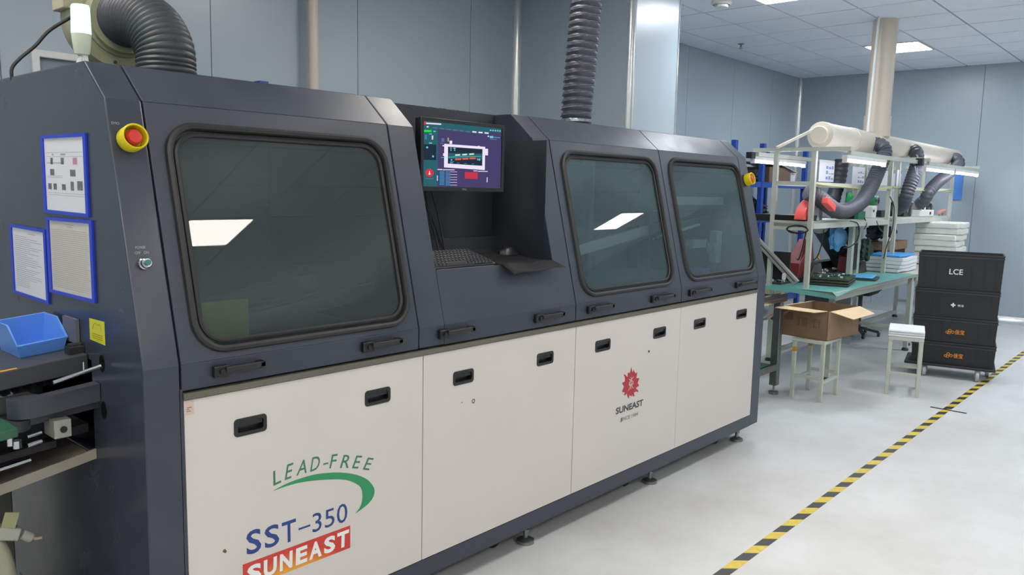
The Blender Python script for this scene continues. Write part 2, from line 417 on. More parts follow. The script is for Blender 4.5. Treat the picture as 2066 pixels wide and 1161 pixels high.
def quarter(cx, cy, r, a0, n=8): return [(cx+r*math.cos(math.radians(a0+90*k/n)), cy+r*math.sin(math.radians(a0+90*k/n))) for k in range(n+1)]
# rounded aluminium corner trims
def trim(i, poly): struct(MB().prism(poly, 'z', 0, H-.003).build('trim_%d' % i, M_alu))
trim(1, quarter(PX+.04, PY+.04, .045, 180)+[(PX+.04, PY+.04)])
trim(2, quarter(5.89, PY+.04, .045, 270)+[(5.89, PY+.04)])
trim(3, [(PX, Y1)]+quarter(PX-.055, Y1-.055, .055, 0)[:])          # concave cove at the pillar
trim(4, [(X1, Y1)]+quarter(X1-.055, Y1-.055, .055, 0)[:])
struct(MB().prism([(X1, 0), (X1, .09), (X1-.012, .085), (X1-.03, .04), (X1-.065, .012), (X1-.075, 0)][:], 'y', Y0, Y1-.06).build('baseboard_right', M_alu))
bb = MB(); bb.v = []; 
struct(MB().prism([(Y1, 0), (Y1, .09), (Y1-.012, .085), (Y1-.03, .04), (Y1-.065, .012), (Y1-.075, 0)], 'x', 5.94, X1-.08).build('baseboard_back', M_alu))
# window in the back wall, behind the blower
w1 = thing('window_1', None, None, (1.93, Y1, 1.7), kind='structure')
m = MB(); holed(m, [(WX0, WZ0), (WX1, WZ0), (WX1, WZ1), (WX0, WZ1)], [[(WX0+.035, WZ0+.035), (WX1-.035, WZ0+.035), (WX1-.035, WZ1-.035), (WX0+.035, WZ1-.035)]],
                lambda a, b, d: (a, Y1-.02+d, b), .06)
m.build('window_frame', M_white, w1, bevel=.004)
MB().box(WX0+.035, WX1-.035, Y1+.03, Y1+.036, WZ0+.035, WZ1-.035).build('window_pane', mat('window_pane', (150, 160, 165), .03, spec=.9), w1, smooth=False)

# floor marking
t = MB().box(.2, 11.0, 1.327, 1.376, .0002, .0012).build('floor_tape', M_tape, smooth=False)
tag(t, 'yellow and black striped hazard tape running along the floor', 'floor tape')
R = Matrix.Rotation(.0, 3, 'Z')
t = MB().box(6.218, 6.238, 1.222, 1.455, .0014, .003).build('floor_mark', M_black, smooth=False)
tag(t, 'short thin black tape strip crossing the striped hazard tape', 'floor mark')
# smoke detector and sprinkler
t = thing('smoke_detector', 'round white smoke detector on the ceiling near the top edge', 'smoke detector', (6.40, 3.36, H))
MB().lathe([(.0,0),(.085,0),(.085,-.02),(.07,-.03)], (6.40, 3.36, H-.004)).build('base', M_white, t)
MB().lathe([(.06,-.03),(.055,-.05),(.02,-.058),(0,-.058)], (6.40, 3.36, H-.004)).build('dome', M_white, t)
t = thing('sprinkler', 'small metal ceiling sprinkler above the back wall corner', 'sprinkler', (8.3, 4.1, H))
MB().lathe([(0,0),(.035,0),(.03,-.008),(.01,-.01),(.01,-.035),(0,-.035)], (8.3, 4.1, H-.004), n=14).build('escutcheon', M_steel, t)
MB().lathe([(0,-.045),(.02,-.045),(.02,-.049),(0,-.049)], (8.3, 4.1, H-.004), n=14).cyl((8.294,4.1,H-.035), (8.294,4.1,H-.05), .003, 6).build('deflector', M_steel, t)

# ================================================================ WAVE SOLDERING MACHINE
XL, XR, YF, YB, ZB, ZK, ZT = .88, 4.60, 2.027, 3.4, .105, 1.016, 1.815
YK, ZS = 2.20, 1.71          # top of the sloping face
YR = 2.322                   # start of the roof
mc = thing('wave_soldering_machine', 'long dark navy and cream wave soldering machine with three sloping windows', 'machine', ((XL+XR)/2, 2.7, 0))
def slab(x0, x1, name='side_panel', inner=0):
    m = MB(); m.prism([(YF, ZB), (YF, ZK), (YK, ZS), (YR, ZT), (YB, ZT), (YB, ZB)], 'x', x0, x1); return m
# left end panel with conveyor opening
OY, OZ0, OZ1 = 2.36, .72, .99
m = MB()
holed(m, [(YF, ZB), (YF, ZK), (YK, ZS), (YR, ZT), (YB, ZT), (YB, ZB)], [[(OY, OZ0), (OY, OZ1), (3.05, OZ1), (3.05, OZ0)]], lambda p, q, d: (XL+d, p, q), .095)
endp = m.build('end_panel', mat('navy_gloss', (55, 59, 71), .24, var=.1, scale=5, rvar=.04), mc, bevel=.004, smooth=False)
slab(4.49, XR).build('end_panel', M_navy, mc, bevel=.004, smooth=False)
for a, b in ((1.822, 1.94), (2.60, 2.708)):
    m = MB(); m.prism([(YF, .945), (YF, ZK), (YK, ZS), (YR, ZT), (YB, ZT), (YB, ZB), (YF+.06, ZB), (YF+.06, .945)], 'x', a, b)
    m.build('post_panel', M_navy, mc, bevel=.003, smooth=False)
# centre front panel below the niche
m = MB(); m.prism([(YF, .945), (YF, ZK), (2.074, 1.205), (2.094, 1.205), (YF+.03, ZK), (YF+.03, .945)], 'x', 1.94, 2.60)
m.build('centre_panel', M_navy, mc, smooth=False)
# niche shelf, back and sides
MB().prism([(2.09,1.175),(2.42,1.225),(2.42,1.245),(2.09,1.192)], 'x', 1.94, 2.60).build('keyboard_shelf', M_navy_in, mc)
m = MB().box(1.94, 2.60, 2.42, 2.44, 1.175, ZT); m.box(1.94, 2.60, 2.385, 2.42, 1.24, 1.29)
m.build('niche_back', M_navy_in, mc)
MB().box(2.597, 2.6, 2.12, 2.42, 1.19, 1.7).build('niche_lining', M_navy_in, mc)
m = MB().box(1.948, 2.59, 2.076, 2.084, 1.2052, 1.2066); m.build('sill_edge', M_chrome, mc)
# roof, back, base frame
m = MB(); m.box(.975, 1.822, YR, YB, ZT-.02, ZT); m.box(2.708, 4.49, YR, YB, ZT-.02, ZT); m.box(1.94, 2.60, 2.44, YB, ZT-.02, ZT)
m.build('roof', M_navy, mc, smooth=False)
MB().box(XL, XR, YB, YB+.02, ZB, ZT).build('back_panel', M_navy, mc)
m = MB(); m.box(.975, 4.49, YF, YB, ZB, .172); m.box(.975, 4.49, YF+.022, YF+.06, .172, .95); m.box(.975, .982, YF, YF+.05, .172, .95)
m.build('base_frame', M_navy, mc, smooth=False)
MB().box(.983, 4.49, YF-.006, YF+.03, .921, .938).build('seam_strip', M_strip, mc)
# inner tub behind the windows
M_tub = mat('tub_grey', (96, 106, 104), .5, var=.2, scale=4)
m = MB(); m.box(.975, 1.822, 2.07, YB, .985, 1.0); m.box(2.708, 4.49, 2.07, YB, .985, 1.0)
m.box(.976, 1.82, 2.95, 2.96, 1.0, 1.79); m.box(2.71, 4.49, 2.95, 2.96, 1.0, 1.79)
m.build('inner_tub', M_tub, mc, smooth=False)
for (a, b, z) in ((1.0, 1.8, 1.06), (2.73, 4.47, 1.22)):
    for y, h in ((2.25, .05), (2.34, .03), (2.6, .06)):
        MB().beam((a, y, z-.03), (b, y, z+(b-a)*.09), .03, h).build('conveyor_rail', M_steel, mc, bevel=.003)
MB().box(1.08, 1.28, 2.20, 2.205, 1.03, 1.15).build('inner_label', mat('label_yellow_inner', (190, 185, 90), .6), mc)
MB().beam((2.74, 2.22, 1.19), (3.56, 2.22, 1.30), .012, .05).build('conveyor_cover', M_cream, mc, bevel=.002)
MB().beam((3.62, 2.22, 1.255), (4.1, 2.22, 1.32), .012, .012).build('conveyor_edge', M_white, mc)
for x in (2.9, 3.5, 4.1): MB().box(x, x+.04, 2.55, 2.62, 1.0, 1.75).build('inner_post', M_steel, mc)
MB().box(3.86, 4.42, 2.24, 2.26, 1.43, 1.475).build('inner_beam', M_cream, mc)
MB().box(4.0, 4.16, 2.2, 2.24, 1.19, 1.235).build('inner_bracket', M_cream, mc)
MB().box(4.27, 4.33, 2.19, 2.24, 1.09, 1.28).box(4.24, 4.31, 2.19, 2.24, 1.15, 1.21).build('inner_motor', M_white, mc, bevel=.006)
MB().box(4.03, 4.15, 2.16, 2.26, 1.0, 1.075).build('inner_bin', mat('bin_blue', (70, 130, 215), .45), mc, bevel=.006)
# sloping-plane helper: s = distance along the slope from the kink
SD = Vector((0, YK-YF, ZS-ZK)); SL = SD.length; SD.normalize(); SN = Vector((0, -SD.z, SD.y))
def TS(x, s, d): return Vector((x, YF, ZK))+SD*s-SN*d
RD = Vector((0, YR-YK, ZT-ZS)).normalized(); RN = Vector((0, -RD.z, RD.y))
def latch(xa, xb, parent):
    z = .985; m = MB()
    m.box(xa, xa+.045, YF-.018, YF, z-.017, z+.017)
    h = m.build('latch_handle', M_black, parent, bevel=.004)
    MB().box(xa+.03, xb, YF-.03, YF-.014, z-.004, z+.014).box(xb-.02, xb, YF-.03, YF, z-.006, z+.014).build('grip_bar', M_rubber, h, bevel=.004)
    MB().cyl((xa+.022, YF-.018, z), (xa+.022, YF-.024, z), .008, 10).build('lock_cylinder', M_black, h)
def door(x0, x1, wx0, wx1, s0, s1, glass, lat):
    m = MB()
    outer = [(x0, 0), (x1, 0), (x1, SL), (x0, SL)]
    holed(m, outer, [rrect(wx0, wx1, s0, s1, .085, 7)], TS, .02)
    m.prism([(YF, .945), (YF, ZK), (YF+.02, ZK), (YF+.02, .945)], 'x', x0, x1)
    m.prism([(YK, ZS), (YR, ZT), (YR+.014, ZT-.02), (YK+.02, ZS-.004)], 'x', x0, x1)
    d = m.build('hood_door', M_navy, mc, bevel=.002, smooth=False)
    loop = rrect(wx0, wx1, s0, s1, .085, 9)
    MB().tube([TS(a, b, -.002) for a, b in loop], .0105, n=8, closed=True).build('window_seal', M_rubber, d)
    loop2 = rrect(wx0+.022, wx1-.022, s0+.022, s1-.022, .068, 9)
    MB().tube([TS(a, b, .002) for a, b in loop2], .007, n=6, closed=True).build('seal_lip', M_rubber, d)
    g = rrect(wx0+.003, wx1-.003, s0+.003, s1-.003, .083, 7); n = len(g)
    mm = MB(); mm.add([TS(a, b, .006) for a, b in g], [tuple(range(n))]); mm.build('window_pane', glass, d, smooth=False)
    for a, b in lat: latch(a, b, d)
    return d
door(.980, 1.817, 1.030, 1.786, .028, .656, M_glass1, ((1.065, 1.215), (1.57, 1.725)))
door(2.713, 3.595, 2.770, 3.535, .030, .668, M_glass2, ((2.785, 2.96), (3.30, 3.49)))
door(3.600, 4.486, 3.668, 4.480-.012, .032, .672, M_glass2, ((3.665, 3.87), (4.19, 4.42)))
for a, b in ((1.905, 2.07), (2.43, 2.60)): latch(a, b, mc)
# cream lower panels with recessed pulls
PU = [(1.127, 1.23), (1.587, 1.693), (1.985, 2.09), (2.457, 2.563), (2.86, 2.976), (3.342, 3.458), (3.741, 3.866), (4.231, 4.359)]
PN = [(.985, 1.838), (1.842, 2.713), (2.717, 3.5985), (3.6005, 4.488)]
panels = []
for k, (a, b) in enumerate(PN):
    m = MB(); pulls = PU[2*k:2*k+2]
    holed(m, [(a, .175), (b, .175), (b, .918), (a, .918)], [rrect(p+.008, q-.008, .785+.006, .837-.006, .008, 3) for p, q in pulls],
          lambda x, z, d: (x, YF+d, z), .02)
    pn = m.build('lower_panel', M_cream, mc, smooth=False); panels.append(pn)
    for p, q in pulls:
        m = MB(); holed(m, rrect(p, q, .785, .837, .011, 4), [rrect(p+.011, q-.011, .796, .826, .006, 3)], lambda x, z, d: (x, YF-.003+d, z), .004)
        h = m.build('recessed_pull', M_black, pn, bevel=.001)
        m = MB(); m.box(p+.008, q-.008, YF+.018, YF+.02, .79, .832); m.box(p+.008, q-.008, YF, YF+.018, .79, .796); m.box(p+.008, p+.011, YF, YF+.018, .79, .832)
        m.box(q-.011, q-.008, YF, YF+.018, .79, .832); m.box(p+.012, q-.012, YF+.002, YF+.008, .812, .829)
        m.build('pull_pocket', M_black, pn)
# prints on the first panel
EPS = .0006; yp = YF-EPS
M_gtxt = mat('ink_green_dark', (62, 120, 92), .5); M_gsw = mat('ink_green', (44, 140, 92), .5); M_btxt = mat('ink_blue', (34, 62, 128), .5)
m = MB()
for ch, o, r, u in (('L', (1.249,.611), (.026,.004), (.000,.045)), ('E', (1.287,.618), (.030,.002), (.001,.046)), ('A', (1.327,.621), (.037,.001), (.001,.044)),
                    ('D', (1.376,.621), (.036,.000), (.001,.044)), ('-', (1.424,.631), (.019,-.001), (.001,.005)), ('F', (1.447,.614), (.031,-.004), (.002,.044)),
                    ('R', (1.487,.605), (.034,-.008), (.006,.042)), ('E', (1.534,.592), (.034,-.009), (.009,.041)), ('E', (1.578,.577), (.034,-.012), (.012,.039))):
    put_text(m, ch, (o[0], yp, o[1]), (r[0], 0, r[1]), (u[0], 0, u[1]), bold=.006, shear=.0 if ch in 'L-' else .22)
m.build('lettering', M_gtxt, panels[0], smooth=False)
outer = [(1.247,.596),(1.281,.604),(1.327,.609),(1.389,.609),(1.443,.601),(1.499,.587),(1.55,.567),(1.592,.542),(1.617,.515),(1.627,.492),(1.62,.469),(1.595,.451),(1.547,.435)]
inner = [(1.247,.5955),(1.291,.598),(1.337,.597),(1.389,.590),(1.443,.579),(1.487,.568),(1.527,.552),(1.559,.530),(1.571,.515),(1.576,.499),(1.576,.477),(1.568,.454),(1.5465,.4348)]
def sm2(L): return [(p.x, p.y) for p in smooth_path([Vector((a, b, 0)) for a, b in L], 5)]
so, si = sm2(outer), sm2(inner); n = len(so)
m = MB(); m.add([(a, yp, b) for a, b in so]+[(a, yp, b) for a, b in si], [(i, i+1, n+i+1, n+i) for i in range(n-1)]); m.build('swoosh', M_gsw, panels[0], smooth=False)
m = MB()
for ch, a, b, z0, z1, bd in (('S', 1.158, 1.206, .424, .497, .018), ('S', 1.217, 1.266, .424, .492, .015), ('T', 1.275, 1.324, .420, .488, .012), ('-', 1.333, 1.375, .447, .453, 0), ('3', 1.383, 1.417, .422, .483, .002),
                         ('5', 1.429, 1.466, .422, .481, 0), ('0', 1.475, 1.516, .42, .484, 0)):
    put_text(m, ch, (a, yp, z0), (b-a, 0, 0), (0, 0, z1-z0), bold=bd)
m.build('lettering', M_btxt, panels[0], smooth=False)
MB().box(1.145, 1.527, yp, yp+.0004, .326, .402).build('banner', banner_mat(), panels[0], smooth=False)
m = MB()
for ch, a, b in (('S', 1.157, 1.203), ('U', 1.211, 1.255), ('N', 1.265, 1.309), ('E', 1.321, 1.362), ('A', 1.369, 1.416), ('S', 1.424, 1.467), ('T', 1.474, 1.520)):
    put_text(m, ch, (a, yp-.0005, .337), (b-a, 0, 0), (.002, 0, .054), bold=.04)
m.build('lettering', M_white_ink, panels[0], smooth=False)
# small sticker and rust spots on the panels
MB().box(.988, 1.012, yp, yp+.0005, .878, .912).build('sticker', mat('sticker_beige', (205, 180, 165), .5), panels[0], smooth=False)
m = MB(); m.box(.991, .999, yp-.0004, yp, .892, .8935); m.box(.992, 1.006, yp-.0004, yp, .897, .8985); m.box(.991, 1.003, yp-.0004, yp, .887, .8885); m.build('sticker_print', M_ink, panels[0], smooth=False)
MB().prism([(1.084,.463),(1.088,.468),(1.093,.467),(1.097,.460),(1.094,.455),(1.088,.458)], 'y', yp, yp+.0005).build('rust_spot', mat('rust', (110, 85, 62), .9), panels[0])
MB().cyl((2.032, yp, .716), (2.032, YF, .716), .003, 8).build('screw_hole', M_steel, panels[1]); MB().lathe([(.005,0),(.009,0)], (2.092, yp, .710), (0,1,0), 12).build('scuff_ring', M_ink, panels[1])
MB().cyl((3.308, yp-.002, .729), (3.308, YF, .729), .006, 8).build('rubber_plug', M_ink, panels[2])
# flame-sun emblem
sun = [(3.159,.676),(3.168,.649),(3.173,.648),(3.179,.659),(3.19,.644),(3.205,.636),(3.210,.643),(3.212,.635),(3.206,.613),(3.232,.609),(3.22,.587),(3.233,.572),(3.205,.564),(3.226,.55),(3.229,.541),(3.204,.548),(3.19,.545),(3.196,.526),(3.184,.528),(3.176,.54),(3.172,.529),(3.152,.54),(3.148,.522),(3.133,.538),(3.13,.552),(3.114,.545),(3.104,.55),(3.113,.56),(3.092,.565),(3.089,.571),(3.097,.583),(3.102,.59),(3.087,.606),(3.088,.612),(3.102,.611),(3.109,.618),(3.105,.639),(3.096,.644),(3.098,.648),(3.107,.647),(3.129,.631),(3.13,.651),(3.137,.651),(3.147,.647),(3.152,.657)]
m = MB(); bm_T = lambda a, b, d: (a, yp+d, b)
holed(m, sun, [], bm_T, .0004); m.build('sun_emblem', mat('ink_red', (172, 42, 52), .5), panels[2], smooth=False)
m = MB(); ch = [[(3.142,.618),(3.153,.613),(3.163,.613),(3.17,.618),(3.181,.625)], [(3.158,.626),(3.1625,.616),(3.162,.604),(3.1615,.58),(3.161,.566)],
      [(3.161,.607),(3.148,.603),(3.143,.595),(3.148,.588),(3.152,.583)], [(3.163,.607),(3.176,.603),(3.181,.594),(3.176,.588),(3.172,.583)],
      [(3.153,.600),(3.15,.593),(3.156,.588),(3.162,.592)], [(3.17,.600),(3.173,.594),(3.168,.589),(3.162,.592)], [(3.158,.588),(3.152,.577),(3.141,.563)], [(3.165,.588),(3.173,.577),(3.184,.566)]]
for st in ch:
    m.tube(resample(smooth_path([Vector((a, yp-.0001, b)) for a, b in st], 4), .003), .0017, n=4)
m.v = [Vector((v.x, min(max(v.y, yp-.0012), yp-.0003), v.z)) for v in m.v]
m.build('emblem_character', M_cream, panels[2], smooth=False)
m = MB(); put_text(m, 'SUNEAST', (3.042, yp, .466), (.234, 0, 0), (0, 0, .032), bold=.035); m.build('lettering', M_ink, panels[2], smooth=False)
m = MB(); put_text(m, 'SINCE 1984', (3.083, yp, .424), (.150, 0, 0), (0, 0, .018), bold=.008); m.build('lettering', mat('ink_light_grey', (110, 110, 108), .5), panels[2], smooth=False)
MB().prism([(3.083,.421),(3.088,.440),(3.096,.443),(3.1,.432),(3.096,.422)], 'y', yp-.0003, yp).build('scuff', mat('scuff_grey', (120,118,114), .7), panels[2])
# emergency stops, key switch, stickers
def estop(c, n, r=.034):
    m = MB(); m.lathe([(r*.82, 0), (r*.92, .002), (r, .006), (r, .044), (r*.94, .047), (r*.86, .044), (r*.82, .008), (0, .006)], c, n, 28); e = m.build('emergency_stop', M_yellow, mc)
    m = MB(); m.lathe([(r*.40, .006), (r*.40, .022), (r*.58, .025), (r*.60, .036), (r*.48, .042), (0, .044)], c, n, 24); m.build('push_button', M_red, e)
estop(TS(.928, .605, 0), SN); estop(TS(4.545, .58, 0), SN, .036)
# tiny caption above the first emergency stop and by the key switch
def slope_text(body, x, s, wd, hh, mt=M_white_ink):
    m = MB(); put_text(m, body, TS(x, s, -.0006), (wd, 0, 0), SD*hh, bold=.0); m.build('caption', mt, mc, smooth=False)
M_capt = mat('caption_grey', (150, 152, 156), .5)
slope_text('EMO', .890, .646, .02, .007, M_capt); slope_text('POWER', .905, .316, .026, .0075, M_capt); slope_text('OFF   ON', .902, .302, .036, .0075, M_capt)
k = TS(.922, .276, 0)
kb = MB().lathe([(.0165, 0), (.0165, .006), (.0135, .010), (.0135, .018), (.011, .021), (.0, .021)], k, SN, 24).build('key_switch', M_chrome, mc)
MB().lathe([(.0085, .021), (.008, .027), (0, .027)], k, SN, 16).build('switch_knob', mat('switch_teal', (60, 120, 120), .4), kb)
XE = XL-.0006
m = MB(); m.add([(XE, 2.358, 1.113), (XE, 2.254, 1.115), (XE, 2.254, 1.049), (XE, 2.358, 1.052)], [(0,1,2,3)])
st = m.build('warning_sticker', mat('sticker_yellow', (205, 205, 30), .45), mc, smooth=False); st['label'] = 'yellow warning sticker on the dark end panel'
m = MB(); m.tube([(XE-.0004, 2.335, 1.084), (XE-.0004, 2.33, 1.098), (XE-.0004, 2.315, 1.104), (XE-.0004, 2.3, 1.1), (XE-.0004, 2.285, 1.104), (XE-.0004, 2.275, 1.09)], .0007, 4)
for i in range(3): m.box(XE-.0006, XE-.0003, 2.27, 2.34, 1.06+.006*i, 1.0615+.006*i)
m.build('sticker_print', mat('ink_sticker', (160, 120, 20), .6), st)
# slots in the end panel
for zc in (.995, .862):
    m = MB(); m.add([(XE-.001, 2.282+.017*math.cos(2*PI*i/20), zc+.024*math.sin(2*PI*i/20)) for i in range(20)], [tuple(range(20))])
    m.build('slot_hole', mat('hole_black', (10, 10, 12), .95, spec=.1), mc, smooth=False)
# signal tower
tx, ty = .945, 2.5
sb = MB().box(tx-.02, tx+.03, ty-.025, ty+.025, ZT, ZT+.008).cyl((tx+.012, ty, ZT), (tx+.004, ty, 1.862), .0075, 12, .010).cyl((tx-.015, ty+.01, ZT), (tx-.002, ty, 1.85), .006, 10).build('signal_tower', M_white, mc, bevel=.001)
MB().lathe([(0, 1.855), (.019, 1.855), (.022, 1.866), (.0262, 1.908), (.0262, 1.912), (0, 1.912)], (tx, ty, 0), n=24).build('tower_base', mat('tower_ivory', (205, 212, 190), .4), sb)
MB().lathe([(.0262, 1.912), (.0245, 1.985), (.022, 1.992), (0, 1.993)], (tx, ty, 0), n=24).build('green_lamp', mat('green_lamp', (120, 255, 190), .3, emit=(.22, 1.0, .50), es=4.5), sb)
# feet
def foot(x, y, h=.11):
    m = MB().cyl((x, y, .02), (x, y, h), .010, 12); fb = m.build('levelling_foot', M_steel, mc)
    MB().lathe([(0, 0), (.038, 0), (.038, .014), (.02, .024), (0, .024)], (x, y, 0)).cyl((x,y,.05),(x,y,.062), .018, 6).build('foot_pad', M_steel, fb)
for x in (4.48, 3.49, 2.5, 1.5, .98):
    foot(x, 2.10); foot(x, 3.3)
for x in (4.33, 3.36, 2.37):
    MB().cyl((x, 2.16, .045), (x, 2.19, .045), .045, 20).box(x-.02, x+.02, 2.145, 2.2, .05, .105).build('caster', M_rubber, mc)
# power lead leaving the end panel roof corner

# ================================================================ THINGS ON THE MACHINE
# monitor
t = thing('computer_monitor', 'black flat computer monitor in the dark niche of the machine', 'monitor', (2.2, 2.22, 1.48))
mx0, mx1, mz0, mz1, my = 1.978, 2.428, 1.484, 1.750, 2.2
m = MB(); holed(m, [(mx0, mz0), (mx1, mz0), (mx1, mz1), (mx0, mz1)], [[(mx0+.014, mz0+.017), (mx1-.014, mz0+.017), (mx1-.014, mz1-.014), (mx0+.014, mz1-.014)]], lambda a, b, d: (a, my+d, b), .014)
m.box(mx0+.002, mx1-.002, my+.014, my+.035, mz0+.002, mz1-.002); m.build('bezel', M_black, t, bevel=.0015)
m = MB().box(2.12, 2.28, my+.035, my+.06, 1.55, 1.69).box(2.18, 2.22, my+.06, 2.42, 1.59, 1.65); m.build('bracket', M_blackm, t)
m = MB(); put_text(m, 'DELL', (2.19, my-.0005, mz0+.005), (.026, 0, 0), (0, 0, .007), bold=.01); m.build('lettering', mat('bezel_ink', (150, 152, 155), .4), t, smooth=False)
# screen picture: (material, zoom-pixel corners) drawn on the panel surface
SC = [emat('scr_'+n, c, 1.0) for n, c in (('purple', (72, 66, 108)), ('teal', (46, 98, 108)), ('white', (240, 228, 250)), ('dark', (36, 50, 66)), ('red', (215, 55, 70)), ('green', (40, 225, 70)),
      ('cyan', (120, 205, 220)), ('pale', (205, 235, 215)), ('orange', (225, 95, 75)), ('blue', (60, 150, 200)), ('dim', (90, 110, 140)), ('yellow', (170, 180, 90)))]
NM = {n: i for i, n in enumerate(('purple', 'teal', 'white', 'dark', 'red', 'green', 'cyan', 'pale', 'orange', 'blue', 'dim', 'yellow'))}
sx0, sx1, sz0, sz1 = mx0+.014, mx1-.014, mz0+.017, mz1-.014
def SP(px, py, l):
    u = (px-105)/1055; tp = 135+80*u; bt = 1015+15*u; v = (py-tp)/(bt-tp)
    return (sx0+min(max(u, 0), 1)*(sx1-sx0), my+.006-.0002*l, sz1-min(max(v, 0), 1)*(sz1-sz0))
m = MB()
def q(c, x0, y0, x1, y1, l=1, sl=0): m.mi = NM[c]; m.add([SP(x0, y0, l), SP(x1, y0+sl, l), SP(x1, y1+sl, l), SP(x0, y1, l)], [(0,1,2,3)])
m.mi = 0; m.add([(sx0, my+.006, sz0), (sx1, my+.006, sz0), (sx1, my+.006, sz1), (sx0, my+.006, sz1)], [(0,1,2,3)])
q('teal', 105, 135, 1160, 190, 1, 80); q('teal', 105, 180, 290, 1015); q('teal', 290, 190, 980, 240, 1, 60)
q('red', 112, 148, 140, 180, 2); q('white', 142, 158, 330, 176, 2, 6); q('white', 150, 205, 172, 222, 2)
for k in range(5): q('cyan', 990+34*k, 228+2*k, 1010+34*k, 246+2*k, 2)
for k in range(6): q('dim', 222+86*k, 214+8*k, 282+86*k, 230+8*k, 2, 4)
for k in range(3): q('white', 742+86*k, 254+6*k, 800+86*k, 272+6*k, 2, 4)
q('green', 118, 256, 208, 284, 2); q('cyan', 232, 266, 262, 280, 2)
for x, y in ((140, 330), (140, 352), (140, 372), (222, 336), (222, 354), (222, 374)): q('blue' if x < 200 else 'white', x-10, y-6, x+10, y+8, 2)
q('cyan', 180, 303, 215, 313, 2); q('cyan', 180, 424, 218, 438, 2); q('dark', 110, 450, 270, 660, 2); q('cyan', 146, 478, 168, 502, 3); q('cyan', 220, 598, 240, 622, 3)
q('white', 958, 312, 978, 328, 2); q('cyan', 990, 316, 1040, 344, 2); q('blue', 1045, 326, 1140, 340, 2, 4); q('dim', 995, 352, 1095, 366, 2, 4)
q('dim', 335, 360, 372, 410, 2); q('dim', 318, 424, 360, 438, 2); q('yellow', 414, 352, 430, 405, 2); q('white', 440, 392, 474, 436, 2)
# machine drawing on the screen
q('white', 372, 436, 926, 756, 2, 30); q('white', 926, 490, 968, 580, 2, 4); q('white', 350, 455, 374, 470, 2); q('white', 358, 565, 376, 600, 2); q('white', 820, 455, 850, 470, 2)
q('dark', 420, 474, 888, 704, 3, 24)
q('teal', 425, 560, 885, 640, 4, 0); q('cyan', 330, 622, 550, 628, 5, -16); q('cyan', 550, 606, 870, 611, 5, -14)
for k in range(3):
    q('pale', 514+94*k, 578-8*k, 580+94*k, 598-8*k, 6, -6); q('orange', 514+98*k, 632-8*k, 592+98*k, 656-8*k, 6, -4); q('dim', 535+100*k, 690+4*k, 572+100*k, 700+4*k, 6)
q('cyan', 445, 488, 470, 498, 5); q('cyan', 488, 488, 520, 500, 5); q('cyan', 452, 508, 464, 530, 5); q('cyan', 500, 508, 512, 530, 5)
q('cyan', 458, 645, 476, 662, 5); q('blue', 445, 672, 500, 680, 5); q('cyan', 448, 688, 486, 696, 5); q('cyan', 815, 632, 830, 652, 5); q('cyan', 838, 632, 858, 656, 5)
q('white', 288, 780, 350, 792, 2); q('white', 356, 784, 510, 794, 2); q('white', 765, 794, 822, 804, 2); q('white', 828, 799, 968, 809, 2)
for k in range(11):
    q('blue', 316, 808+18*k, 380, 817+18*k, 2); q('blue', 392, 812+18*k, 452, 821+18*k, 2)
    if k % 2 == 0: q('white', 452, 814+18*k, 545, 819+18*k, 2)
q('dark', 384, 806, 390, 1004, 3); q('red', 648, 818, 826, 906, 2, 4)
for k in range(4): q('purple', 650, 836+20*k, 826, 840+20*k, 3, 2)
q('white', 284, 868, 293, 940, 2); q('white', 957, 886, 968, 955, 2)
m.mi = NM['red']; c0 = (188, 832)
m.add([SP(c0[0]+50*math.cos(2*PI*i/24), c0[1]+54*math.sin(2*PI*i/24), 3) for i in range(24)], [tuple(range(24))])
q('white', 178, 838, 200, 858, 4); q('white', 184, 808, 194, 840, 4); q('dim', 135, 905, 238, 918, 2)
m.build('screen', SC, t, smooth=False)
# keyboard
t = thing('keyboard', 'black computer keyboard lying in the niche below the monitor', 'keyboard', (2.1, 2.18, 1.19))
kx0, kx1, ky0, ky1, kz = 1.948, 2.275, 2.10, 2.255, 1.193
def KZ(y): return kz+.018+(y-ky0)*.27
m = MB().prism([(ky0, kz+.002), (ky1, kz+.026), (ky1, KZ(ky1)), (ky0, KZ(ky0))], 'x', kx0, kx1); m.build('case', M_black, t, bevel=.003)
m = MB()
for r in range(6):
    y = ky0+.012+r*.0232
    for c in range(17):
        if r == 0 and 4 <= c <= 9 and c != 4: continue
        xb = kx0+.006+c*.0188; xe = xb+.0165 if not (r == 0 and c == 4) else xb+.11
        z_ = KZ(y); z2 = KZ(y+.019)
        m.add([(xb,y,z_-.001),(xe,y,z_-.001),(xe,y+.019,z2-.001),(xb,y+.019,z2-.001),(xb+.002,y+.002,z_+.008),(xe-.002,y+.002,z_+.008),(xe-.002,y+.016,z2+.007),(xb+.002,y+.016,z2+.007)],
              [(3,2,1,0),(4,5,6,7),(0,1,5,4),(1,2,6,5),(2,3,7,6),(3,0,4,7)])
kk = m.build('key_caps', mat('key_grey', (56, 57, 60), .45), t); kk['kind'] = 'stuff'
